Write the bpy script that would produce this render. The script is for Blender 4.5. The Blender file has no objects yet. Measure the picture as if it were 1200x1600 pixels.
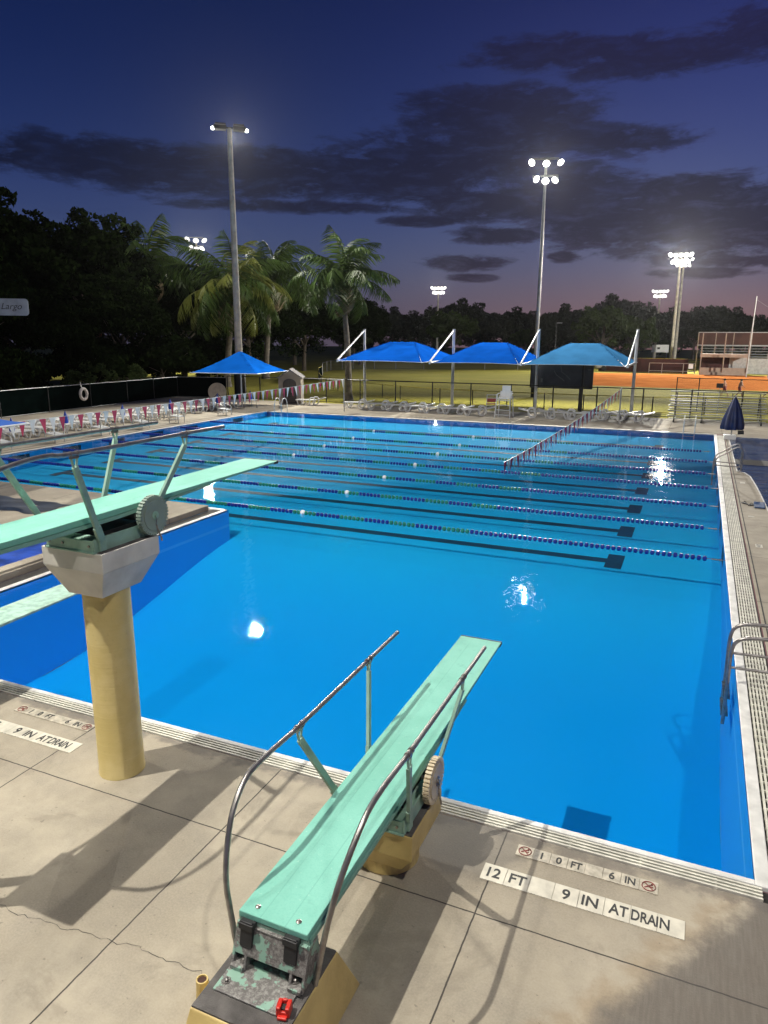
import bpy, math, random
import numpy as np
from mathutils import Vector, Matrix
R = math.radians; PI = math.pi
rnd = random.Random(7)
scn = bpy.context.scene
COL = scn.collection

# ------------------------------------------------------------------ mesh builder
class MB:
    def __init__(s): s.v = []; s.f = []
    def add(s, vs, fs):
        o = len(s.v); s.v += [tuple(p) for p in vs]; s.f += [tuple(i + o for i in f) for f in fs]; return s
    def box(s, c, d, rz=0.0, taper=1.0):
        x, y, z = d[0]/2, d[1]/2, d[2]/2; vs = []
        ca, sa = math.cos(rz), math.sin(rz)
        for sz in (-1, 1):
            k = taper if sz > 0 else 1.0
            for sx, sy in ((-1, -1), (1, -1), (1, 1), (-1, 1)):
                px, py = sx*x*k, sy*y*k
                vs.append((c[0]+px*ca-py*sa, c[1]+px*sa+py*ca, c[2]+sz*z))
        return s.add(vs, [(3,2,1,0),(4,5,6,7),(0,1,5,4),(1,2,6,5),(2,3,7,6),(3,0,4,7)])
    def beam(s, p0, p1, w, h, up=(0,0,1)):
        p0, p1 = Vector(p0), Vector(p1); t = (p1-p0).normalized(); u = Vector(up)
        a = t.cross(u)
        if a.length < 1e-4: a = t.cross(Vector((1,0,0)))
        a.normalize(); b = a.cross(t)
        vs = []
        for p in (p0, p1):
            for i, j in ((-1,-1),(1,-1),(1,1),(-1,1)): vs.append(p + a*(i*w/2) + b*(j*h/2))
        return s.add(vs, [(3,2,1,0),(4,5,6,7),(0,1,5,4),(1,2,6,5),(2,3,7,6),(3,0,4,7)])
    def cyl(s, p0, p1, r0, r1=None, n=12, cap=True):
        r1 = r0 if r1 is None else r1
        p0, p1 = Vector(p0), Vector(p1); t = (p1-p0).normalized()
        a = t.orthogonal().normalized(); b = t.cross(a); vs = []
        for p, r in ((p0, r0), (p1, r1)):
            for k in range(n):
                w = 2*PI*k/n; vs.append(p + a*(r*math.cos(w)) + b*(r*math.sin(w)))
        fs = [(k, (k+1) % n, n+(k+1) % n, n+k) for k in range(n)]
        if cap: fs += [tuple(range(n-1, -1, -1)), tuple(range(n, 2*n))]
        return s.add(vs, fs)
    def tube(s, pts, r, n=10, closed=False):
        pts = [Vector(p) for p in pts]; m = len(pts)
        rr = r if isinstance(r, (list, tuple)) else [r]*m
        vs = []; a = None
        for i, p in enumerate(pts):
            if closed: t = pts[(i+1) % m] - pts[i-1]
            else: t = pts[min(i+1, m-1)] - pts[max(i-1, 0)]
            t.normalize()
            if a is None: a = t.orthogonal().normalized()
            else: a = (a - t*a.dot(t)).normalized()
            b = t.cross(a)
            for k in range(n):
                w = 2*PI*k/n; vs.append(p + a*(rr[i]*math.cos(w)) + b*(rr[i]*math.sin(w)))
        fs = []
        for i in range(m if closed else m-1):
            j = (i+1) % m
            for k in range(n): fs.append((i*n+k, i*n+(k+1) % n, j*n+(k+1) % n, j*n+k))
        if not closed: fs += [tuple(range(n-1, -1, -1)), tuple(range((m-1)*n, m*n))]
        return s.add(vs, fs)
    def prism(s, poly, z0, z1, poly2=None):
        n = len(poly); p2 = poly2 or poly
        vs = [(x, y, z0) for x, y in poly] + [(x, y, z1) for x, y in p2]
        fs = [tuple(range(n-1, -1, -1)), tuple(range(n, 2*n))] + [(k, (k+1) % n, n+(k+1) % n, n+k) for k in range(n)]
        return s.add(vs, fs)
    def xprism(s, poly, x0, x1):   # poly in (y,z)
        n = len(poly)
        vs = [(x0, y, z) for y, z in poly] + [(x1, y, z) for y, z in poly]
        fs = [tuple(range(n)), tuple(range(2*n-1, n-1, -1))] + [((k+1) % n, k, n+k, n+(k+1) % n) for k in range(n)]
        return s.add(vs, fs)
    def lathe(s, prof, c=(0,0,0), n=20):
        vs = []; m = len(prof)
        for r, z in prof:
            for k in range(n):
                w = 2*PI*k/n; vs.append((c[0]+r*math.cos(w), c[1]+r*math.sin(w), c[2]+z))
        fs = []
        for i in range(m-1):
            for k in range(n): fs.append((i*n+k, i*n+(k+1) % n, (i+1)*n+(k+1) % n, (i+1)*n+k))
        fs += [tuple(range(n-1, -1, -1)), tuple(range((m-1)*n, m*n))]
        return s.add(vs, fs)
    def quad(s, a, b, c, d): return s.add([a, b, c, d], [(0,1,2,3)])
    def grid(s, fn, nu, nv):
        vs = [fn(i/nu, j/nv) for j in range(nv+1) for i in range(nu+1)]
        fs = [(j*(nu+1)+i, j*(nu+1)+i+1, (j+1)*(nu+1)+i+1, (j+1)*(nu+1)+i) for j in range(nv) for i in range(nu)]
        return s.add(vs, fs)
    def ico(s, c, r, sq=(1,1,1), n=10, m=6):
        pr = [(max(1e-3, r*math.sin(PI*i/m)), -r*math.cos(PI*i/m)) for i in range(m+1)]
        vs = []
        for rr, z in pr:
            for k in range(n):
                w = 2*PI*k/n; vs.append((c[0]+rr*math.cos(w)*sq[0], c[1]+rr*math.sin(w)*sq[1], c[2]+z*sq[2]))
        fs = []
        for i in range(m):
            for k in range(n): fs.append((i*n+k, i*n+(k+1) % n, (i+1)*n+(k+1) % n, (i+1)*n+k))
        return s.add(vs, fs)
    def build(s, name, mat, parent=None, smooth=False, bevel=0.0, fix=False):
        me = bpy.data.meshes.new(name); me.from_pydata(s.v, [], s.f); me.update()
        if smooth:
            for p in me.polygons: p.use_smooth = True
        if mat: me.materials.append(mat)
        if smooth:
            try: me.set_sharp_from_angle(angle=R(38))
            except Exception: pass
        o = bpy.data.objects.new(name, me); COL.objects.link(o)
        if parent: o.parent = parent
        if bevel:
            b = o.modifiers.new('bevel', 'BEVEL'); b.width = bevel; b.segments = 2; b.limit_method = 'ANGLE'; b.angle_limit = R(35)
        return o

def tag(o, label=None, cat=None, group=None, kind=None):
    if label: o['label'] = label
    if cat: o['category'] = cat
    if group: o['group'] = group
    if kind: o['kind'] = kind
    return o
def thing(name, label, cat, loc=(0,0,0), rz=0.0, group=None):
    o = bpy.data.objects.new(name, None); COL.objects.link(o); o.location = loc; o.rotation_euler = (0,0,rz)
    o.empty_display_size = .2
    return tag(o, label, cat, group)
def copy_tree(o, parent=None, parts=True):
    c = o.copy(); COL.objects.link(c)
    if parent: c.parent = parent
    for ch in list(o.children): copy_tree(ch, c)
    return c
def text(s, size, mat, parent, loc, rz=0.0, rot=None, shear=0.0, name='lettering', ax='CENTER', sx=1.0, off=0.0, ext=.001):
    cu = bpy.data.curves.new(name, 'FONT'); cu.body = s; cu.size = size; cu.align_x = ax; cu.align_y = 'CENTER'
    cu.extrude = ext; cu.shear = shear; cu.offset = off; cu.materials.append(mat)
    tmp = bpy.data.objects.new(name, cu); me = bpy.data.meshes.new_from_object(tmp); bpy.data.objects.remove(tmp)
    o = bpy.data.objects.new(name, me); COL.objects.link(o); o.parent = parent; o.location = loc
    if not me.materials: me.materials.append(mat)
    o.rotation_euler = rot or (0,0,rz); o.scale = (sx,1,1); return o

# ------------------------------------------------------------------ materials
def mat(name, c, rough=.6, metal=0.0, var=.12, scale=6.0, bump=0.0, bscale=None, c2=None, spec=.5, det=6, trans=0.0, thick=None):
    m = bpy.data.materials.new(name); m.use_nodes = True; nt = m.node_tree; N = nt.nodes; L = nt.links
    b = N['Principled BSDF']; b.inputs['Roughness'].default_value = rough; b.inputs['Metallic'].default_value = metal
    b.inputs['Specular IOR Level'].default_value = spec
    tc = N.new('ShaderNodeTexCoord'); no = N.new('ShaderNodeTexNoise'); no.inputs['Scale'].default_value = scale
    no.inputs['Detail'].default_value = det; L.new(tc.outputs['Object'], no.inputs['Vector'])
    mx = N.new('ShaderNodeMix'); mx.data_type = 'RGBA'
    cc = c2 or tuple(max(0, x*(1-var*2.2)) for x in c)
    mx.inputs[6].default_value = (*cc, 1); mx.inputs[7].default_value = (*(tuple(min(1, x*(1+var*.5)) for x in c)), 1)
    rp = N.new('ShaderNodeMapRange'); rp.inputs[1].default_value = .3; rp.inputs[2].default_value = .62
    L.new(no.outputs['Fac'], rp.inputs[0]); L.new(rp.outputs[0], mx.inputs[0]); L.new(mx.outputs[2], b.inputs['Base Color'])
    if bump:
        n2 = N.new('ShaderNodeTexNoise'); n2.inputs['Scale'].default_value = bscale or scale*6; n2.inputs['Detail'].default_value = 4
        L.new(tc.outputs['Object'], n2.inputs['Vector']); bp = N.new('ShaderNodeBump'); bp.inputs['Strength'].default_value = bump
        bp.inputs['Distance'].default_value = .02; L.new(n2.outputs['Fac'], bp.inputs['Height']); L.new(bp.outputs[0], b.inputs['Normal'])
    if trans:
        t = N.new('ShaderNodeBsdfTranslucent'); L.new(mx.outputs[2], t.inputs['Color']); ms = N.new('ShaderNodeMixShader')
        ms.inputs[0].default_value = trans; L.new(b.outputs[0], ms.inputs[1]); L.new(t.outputs[0], ms.inputs[2])
        L.new(ms.outputs[0], N['Material Output'].inputs['Surface'])
    return m
def emis(name, c, st):
    m = bpy.data.materials.new(name); m.use_nodes = True; b = m.node_tree.nodes['Principled BSDF']
    b.inputs['Base Color'].default_value = (.8,.8,.8,1); b.inputs['Emission Color'].default_value = (*c,1); b.inputs['Emission Strength'].default_value = st
    return m
def nd(nt, t, **kw):
    n = nt.nodes.new(t)
    for k, v in kw.items(): setattr(n, k, v)
    return n
def math_(nt, op, a, b=None, c=None, clamp=False):
    n = nt.nodes.new('ShaderNodeMath'); n.operation = op; n.use_clamp = clamp
    for i, x in enumerate((a, b, c)):
        if x is None: continue
        if isinstance(x, (int, float)): n.inputs[i].default_value = x
        else: nt.links.new(x, n.inputs[i])
    return n.outputs[0]
def mixc(nt, f, a, b):
    n = nt.nodes.new('ShaderNodeMix'); n.data_type = 'RGBA'
    for i, x in ((0, f), (6, a), (7, b)):
        if isinstance(x, tuple): n.inputs[i].default_value = (*x, 1)
        elif isinstance(x, (int, float)): n.inputs[i].default_value = x
        else: nt.links.new(x, n.inputs[i])
    return n.outputs[2]
def maprange(nt, x, a, b, c=0., d=1., smooth=True):
    n = nt.nodes.new('ShaderNodeMapRange'); n.interpolation_type = 'SMOOTHSTEP' if smooth else 'LINEAR'
    nt.links.new(x, n.inputs[0])
    for i, v in enumerate((a, b, c, d)): n.inputs[i+1].default_value = v
    return n.outputs[0]
def noise(nt, vec, scale, det=5, rough=.5, dist=0.):
    n = nt.nodes.new('ShaderNodeTexNoise'); n.inputs['Scale'].default_value = scale; n.inputs['Detail'].default_value = det
    n.inputs['Roughness'].default_value = rough; n.inputs['Distortion'].default_value = dist; nt.links.new(vec, n.inputs['Vector']); return n.outputs['Fac']
def mapping(nt, vec, sc=(1,1,1), loc=(0,0,0), rot=(0,0,0)):
    n = nt.nodes.new('ShaderNodeMapping'); n.inputs['Scale'].default_value = sc; n.inputs['Location'].default_value = loc; n.inputs['Rotation'].default_value = rot
    nt.links.new(vec, n.inputs['Vector']); return n.outputs[0]

def deck_material():
    m = bpy.data.materials.new('deck_concrete'); m.use_nodes = True; nt = m.node_tree; L = nt.links
    b = nt.nodes['Principled BSDF']; tc = nd(nt, 'ShaderNodeTexCoord').outputs['Object']
    sp = nd(nt, 'ShaderNodeSeparateXYZ'); L.new(tc, sp.inputs[0]); X, Y = sp.outputs[0], sp.outputs[1]
    n1 = noise(nt, tc, .55, 6, .6); n2 = noise(nt, tc, 3.2, 8, .65); n3 = noise(nt, tc, 60, 4, .7)
    c = mixc(nt, maprange(nt, n1, .35, .68), (.265,.228,.172), (.425,.372,.285))
    c = mixc(nt, math_(nt, 'MULTIPLY', maprange(nt, n2, .38, .7), .5), c, (.22,.195,.16))
    c = mixc(nt, math_(nt, 'MULTIPLY', maprange(nt, n3, .3, .75), .38), c, (.45,.40,.32))
    # worn grey-brown area in the right-hand corner, shadow painted into its tone, rusty fringe
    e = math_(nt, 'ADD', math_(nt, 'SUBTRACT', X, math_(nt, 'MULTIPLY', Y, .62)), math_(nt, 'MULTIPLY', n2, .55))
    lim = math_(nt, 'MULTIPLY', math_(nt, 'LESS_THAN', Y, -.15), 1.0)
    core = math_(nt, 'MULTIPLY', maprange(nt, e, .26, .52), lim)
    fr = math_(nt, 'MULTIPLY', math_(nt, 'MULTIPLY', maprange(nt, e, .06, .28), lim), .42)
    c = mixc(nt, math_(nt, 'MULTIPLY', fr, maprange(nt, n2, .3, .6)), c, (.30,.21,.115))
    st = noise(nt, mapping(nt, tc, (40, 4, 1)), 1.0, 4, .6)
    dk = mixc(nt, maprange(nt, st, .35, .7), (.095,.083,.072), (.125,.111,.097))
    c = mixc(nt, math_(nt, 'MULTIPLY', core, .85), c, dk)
    n6 = noise(nt, tc, 1.3, 7, .72, .6); c = mixc(nt, math_(nt, 'MULTIPLY', maprange(nt, n6, .56, .66), .28), c, (.16,.135,.105))
    n7 = noise(nt, tc, 19, 2, .5); c = mixc(nt, math_(nt, 'MULTIPLY', maprange(nt, n7, .70, .74), .45), c, (.12,.10,.08))
    # scum line beside the gutter
    ws = math_(nt, 'ADD', math_(nt, 'MULTIPLY', math_(nt, 'ABSOLUTE', math_(nt, 'ADD', Y, .28)), 2.2), math_(nt, 'MULTIPLY', n2, -1.25))
    c = mixc(nt, math_(nt, 'MULTIPLY', maprange(nt, ws, -.35, -.62), .6), c, (.12,.105,.095))
    # board shadow and damp painted as one dark patch by the low board plinth
    wx = math_(nt, 'MULTIPLY', math_(nt, 'ADD', X, 2.35), 1.6); wy = math_(nt, 'MULTIPLY', math_(nt, 'ADD', Y, .55), 1.8)
    wd = math_(nt, 'ADD', math_(nt, 'SQRT', math_(nt, 'ADD', math_(nt, 'MULTIPLY', wx, wx), math_(nt, 'MULTIPLY', wy, wy))), math_(nt, 'MULTIPLY', n2, .9))
    shadow_damp = math_(nt, 'MULTIPLY', maprange(nt, wd, 1.35, 1.05), .55)
    c = mixc(nt, shadow_damp, c, (.10,.088,.075))
    # saw-cut joints
    def joint(V, off, per, w):
        q = math_(nt, 'ABSOLUTE', math_(nt, 'SUBTRACT', math_(nt, 'FLOORED_MODULO', math_(nt, 'ADD', V, off+per/2), per), per/2))
        return math_(nt, 'LESS_THAN', q, w)
    wob = math_(nt, 'MULTIPLY', math_(nt, 'SUBTRACT', noise(nt, tc, 9, 3), .5), .012)
    j = math_(nt, 'MAXIMUM', joint(math_(nt, 'ADD', X, wob), 2.055, 2.42, .0065), joint(math_(nt, 'ADD', Y, wob), 1.30, 2.9, .0065))
    # hairline cracks
    vo = nd(nt, 'ShaderNodeTexVoronoi', feature='DISTANCE_TO_EDGE'); vo.inputs['Scale'].default_value = .33
    wv = nd(nt, 'ShaderNodeVectorMath', operation='ADD'); L.new(tc, wv.inputs[0]); nn = nd(nt, 'ShaderNodeTexNoise'); nn.inputs['Scale'].default_value = 3.5; nn.inputs['Detail'].default_value = 6; L.new(tc, nn.inputs['Vector'])
    sc = nd(nt, 'ShaderNodeVectorMath', operation='SCALE'); L.new(nn.outputs['Color'], sc.inputs[0]); sc.inputs['Scale'].default_value = .35; L.new(sc.outputs[0], wv.inputs[1]); L.new(wv.outputs[0], vo.inputs['Vector'])
    cr = math_(nt, 'MULTIPLY', math_(nt, 'LESS_THAN', vo.outputs['Distance'], .0012), maprange(nt, n1, .60, .64))
    jj = math_(nt, 'MAXIMUM', j, math_(nt, 'MULTIPLY', cr, .75))
    c = mixc(nt, jj, c, (.05,.043,.036))
    L.new(c, b.inputs['Base Color'])
    L.new(maprange(nt, math_(nt, 'MAXIMUM', core, shadow_damp), 0, 1, .82, .5), b.inputs['Roughness'])
    bp = nd(nt, 'ShaderNodeBump'); bp.inputs['Strength'].default_value = .35; bp.inputs['Distance'].default_value = .01
    L.new(math_(nt, 'SUBTRACT', math_(nt, 'ADD', math_(nt, 'MULTIPLY', n3, .5), n2), math_(nt, 'MULTIPLY', jj, 2.0)), bp.inputs['Height']); L.new(bp.outputs[0], b.inputs['Normal'])
    return m

def water_material(name='pool_water', fine=1.0):
    m = bpy.data.materials.new(name); m.use_nodes = True; nt = m.node_tree; L = nt.links
    nt.nodes.remove(nt.nodes['Principled BSDF']); out = nt.nodes['Material Output']
    tc = nd(nt, 'ShaderNodeTexCoord').outputs['Object']
    a = noise(nt, mapping(nt, tc, (1.35, .8, 1), rot=(0,0,.12)), 2.3*fine, 2.5, .5, .5); b_ = noise(nt, mapping(nt, tc, (1.4, .8, 1)), 8*fine, 4, .55, .3)
    patch = maprange(nt, noise(nt, tc, .16, 2), .35, .65, .35, 1.0)
    h = math_(nt, 'ADD', math_(nt, 'MULTIPLY', a, .062), math_(nt, 'MULTIPLY', math_(nt, 'MULTIPLY', b_, .0085), patch))
    bp = nd(nt, 'ShaderNodeBump'); bp.inputs['Strength'].default_value = .33; bp.inputs['Distance'].default_value = .30; L.new(h, bp.inputs['Height'])
    fr = nd(nt, 'ShaderNodeFresnel'); fr.inputs['IOR'].default_value = 1.16
    tr = nd(nt, 'ShaderNodeBsdfTransparent'); tr.inputs['Color'].default_value = (.93,.985,1,1)
    gl = nd(nt, 'ShaderNodeBsdfGlossy'); gl.inputs['Roughness'].default_value = .006; L.new(bp.outputs[0], gl.inputs['Normal'])
    mx = nd(nt, 'ShaderNodeMixShader'); L.new(fr.outputs[0], mx.inputs[0]); L.new(tr.outputs[0], mx.inputs[1]); L.new(gl.outputs[0], mx.inputs[2])
    L.new(mx.outputs[0], out.inputs['Surface']); return m

def pool_material():
    m = bpy.data.materials.new('blue_plaster'); m.use_nodes = True; nt = m.node_tree; L = nt.links
    b = nt.nodes['Principled BSDF']; tc = nd(nt, 'ShaderNodeTexCoord').outputs['Object']
    sp = nd(nt, 'ShaderNodeSeparateXYZ'); L.new(tc, sp.inputs[0])
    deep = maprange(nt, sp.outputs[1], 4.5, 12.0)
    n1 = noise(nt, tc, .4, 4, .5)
    c = mixc(nt, deep, (.0,.27,.68), (.010,.46,.84))  # lighter shallow end: water depth and brightness put into the plaster colour
    c = mixc(nt, math_(nt, 'MULTIPLY', maprange(nt, n1, .35, .7), .22), c, (.01,.29,.72))
    ge = nd(nt, 'ShaderNodeNewGeometry'); s2 = nd(nt, 'ShaderNodeSeparateXYZ'); L.new(ge.outputs['Normal'], s2.inputs[0])
    wall = math_(nt, 'LESS_THAN', math_(nt, 'ABSOLUTE', s2.outputs[2]), .5)  # vertical faces get a lighter colour to offset the weak light on them
    ledge = math_(nt, 'LESS_THAN', math_(nt, 'ABSOLUTE', math_(nt, 'ADD', sp.outputs[2], .42)), .035)
    c = mixc(nt, math_(nt, 'MULTIPLY', wall, .8), c, (.04,.44,.92)); c = mixc(nt, math_(nt, 'MULTIPLY', math_(nt, 'MULTIPLY', wall, ledge), .5), c, (.16,.6,.95))
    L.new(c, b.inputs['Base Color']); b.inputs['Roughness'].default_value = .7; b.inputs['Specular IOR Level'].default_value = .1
    return m

def grass_material():
    m = bpy.data.materials.new('field_grass'); m.use_nodes = True; nt = m.node_tree; L = nt.links
    b = nt.nodes['Principled BSDF']; tc = nd(nt, 'ShaderNodeTexCoord').outputs['Object']
    sp = nd(nt, 'ShaderNodeSeparateXYZ'); L.new(tc, sp.inputs[0])
    n1 = noise(nt, tc, .12, 6, .6); n2 = noise(nt, mapping(nt, tc, (.5, 2.5, 1)), 2.0, 6, .7); n3 = noise(nt, tc, 14, 4, .8)
    w = math_(nt, 'SINE', math_(nt, 'MULTIPLY', math_(nt, 'ADD', sp.outputs[1], math_(nt, 'MULTIPLY', sp.outputs[0], .13)), 1.15))
    c = mixc(nt, maprange(nt, n1, .3, .7), (.22,.21,.028), (.33,.295,.05))
    c = mixc(nt, math_(nt, 'MULTIPLY', maprange(nt, w, -.5, .5), .22), c, (.17,.185,.025))
    c = mixc(nt, math_(nt, 'MULTIPLY', maprange(nt, n2, .35, .7), .35), c, (.32,.26,.055))
    c = mixc(nt, math_(nt, 'MULTIPLY', maprange(nt, n3, .35, .7), .4), c, (.09,.095,.014))
    L.new(c, b.inputs['Base Color']); b.inputs['Roughness'].default_value = .95; b.inputs['Specular IOR Level'].default_value = .1
    return m

def board_material():
    m = bpy.data.materials.new('aqua_board'); m.use_nodes = True; nt = m.node_tree; L = nt.links
    b = nt.nodes['Principled BSDF']; tc = nd(nt, 'ShaderNodeTexCoord').outputs['Object']
    sp = nd(nt, 'ShaderNodeSeparateXYZ'); L.new(tc, sp.inputs[0])
    n1 = noise(nt, tc, 1.6, 5, .6); n2 = noise(nt, tc, 90, 3, .7); n3 = noise(nt, mapping(nt, tc, (1, .12, 1)), 14, 4, .6)
    c = mixc(nt, maprange(nt, n1, .35, .65), (.185,.465,.375), (.23,.54,.445))
    c = mixc(nt, math_(nt, 'MULTIPLY', maprange(nt, n2, .45, .7), .35), c, (.12,.42,.345))
    c = mixc(nt, math_(nt, 'MULTIPLY', maprange(nt, n3, .5, .8), .35), c, (.24,.52,.44))
    q = math_(nt, 'ABSOLUTE', math_(nt, 'SUBTRACT', math_(nt, 'ABSOLUTE', sp.outputs[0]), .09))
    c = mixc(nt, math_(nt, 'MULTIPLY', math_(nt, 'LESS_THAN', q, .004), math_(nt, 'MULTIPLY', maprange(nt, n3, .3, .6), .35)), c, (.08,.28,.23))
    n4 = noise(nt, tc, 7, 6, .7); c = mixc(nt, math_(nt, 'MULTIPLY', maprange(nt, n4, .56, .72), .35), c, (.10,.30,.25))
    n5 = noise(nt, tc, 38, 3, .6); c = mixc(nt, math_(nt, 'MULTIPLY', maprange(nt, n5, .66, .72), .5), c, (.40,.60,.52))
    L.new(c, b.inputs['Base Color']); b.inputs['Roughness'].default_value = .75; b.inputs['Specular IOR Level'].default_value = .25
    bp = nd(nt, 'ShaderNodeBump'); bp.inputs['Strength'].default_value = .4; bp.inputs['Distance'].default_value = .004
    L.new(n2, bp.inputs['Height']); L.new(bp.outputs[0], b.inputs['Normal']); return m

def chainlink_material(name, c, dens):
    m = bpy.data.materials.new(name); m.use_nodes = True; nt = m.node_tree; L = nt.links
    b = nt.nodes['Principled BSDF']; b.inputs['Base Color'].default_value = (*c, 1); b.inputs['Roughness'].default_value = .5
    tc = nd(nt, 'ShaderNodeTexCoord').outputs['Object']; sp = nd(nt, 'ShaderNodeSeparateXYZ'); L.new(tc, sp.inputs[0])
    s = math_(nt, 'ADD', sp.outputs[0], sp.outputs[1])
    def dg(a): return math_(nt, 'LESS_THAN', math_(nt, 'FRACT', math_(nt, 'MULTIPLY', a, 1/.07)), dens)
    w = math_(nt, 'MAXIMUM', dg(math_(nt, 'ADD', s, sp.outputs[2])), dg(math_(nt, 'SUBTRACT', s, sp.outputs[2])))
    t = nd(nt, 'ShaderNodeBsdfTransparent'); mx = nd(nt, 'ShaderNodeMixShader')
    L.new(w, mx.inputs[0]); L.new(t.outputs[0], mx.inputs[1]); L.new(b.outputs[0], mx.inputs[2]); L.new(mx.outputs[0], nt.nodes['Material Output'].inputs['Surface'])
    return m

def column_material():
    m = bpy.data.materials.new('yellow_column_paint'); m.use_nodes = True; nt = m.node_tree; L = nt.links
    b = nt.nodes['Principled BSDF']; tc = nd(nt, 'ShaderNodeTexCoord').outputs['Object']
    n1 = noise(nt, tc, 2.2, 6, .6); n2 = noise(nt, mapping(nt, tc, (1.2, 1.2, 26)), 1.6, 4, .6); n3 = noise(nt, tc, 30, 4, .6)
    c = mixc(nt, maprange(nt, n1, .35, .7), (.54,.42,.16), (.62,.50,.23))
    c = mixc(nt, math_(nt, 'MULTIPLY', maprange(nt, n2, .55, .72), .22), c, (.68,.56,.28))
    c = mixc(nt, math_(nt, 'MULTIPLY', maprange(nt, n3, .58, .75), .3), c, (.36,.27,.10))
    L.new(c, b.inputs['Base Color']); b.inputs['Roughness'].default_value = .5
    bp = nd(nt, 'ShaderNodeBump'); bp.inputs['Strength'].default_value = .5; bp.inputs['Distance'].default_value = .008; L.new(n2, bp.inputs['Height']); L.new(bp.outputs[0], b.inputs['Normal'])
    return m

def cast_material():   # peeling mint paint over grey casting
    m = bpy.data.materials.new('peeling_mint_casting'); m.use_nodes = True; nt = m.node_tree; L = nt.links
    b = nt.nodes['Principled BSDF']; tc = nd(nt, 'ShaderNodeTexCoord').outputs['Object']
    n1 = noise(nt, tc, 9, 5, .6); n2 = noise(nt, tc, 45, 4, .7)
    g = mixc(nt, maprange(nt, n2, .4, .65), (.13,.12,.115), (.28,.27,.255))
    c = mixc(nt, maprange(nt, n1, .44, .47), (.24,.40,.32), g)
    L.new(c, b.inputs['Base Color']); b.inputs['Roughness'].default_value = .55; b.inputs['Metallic'].default_value = .1
    bp = nd(nt, 'ShaderNodeBump'); bp.inputs['Strength'].default_value = .5; bp.inputs['Distance'].default_value = .004; L.new(n2, bp.inputs['Height']); L.new(bp.outputs[0], b.inputs['Normal'])
    return m

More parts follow.
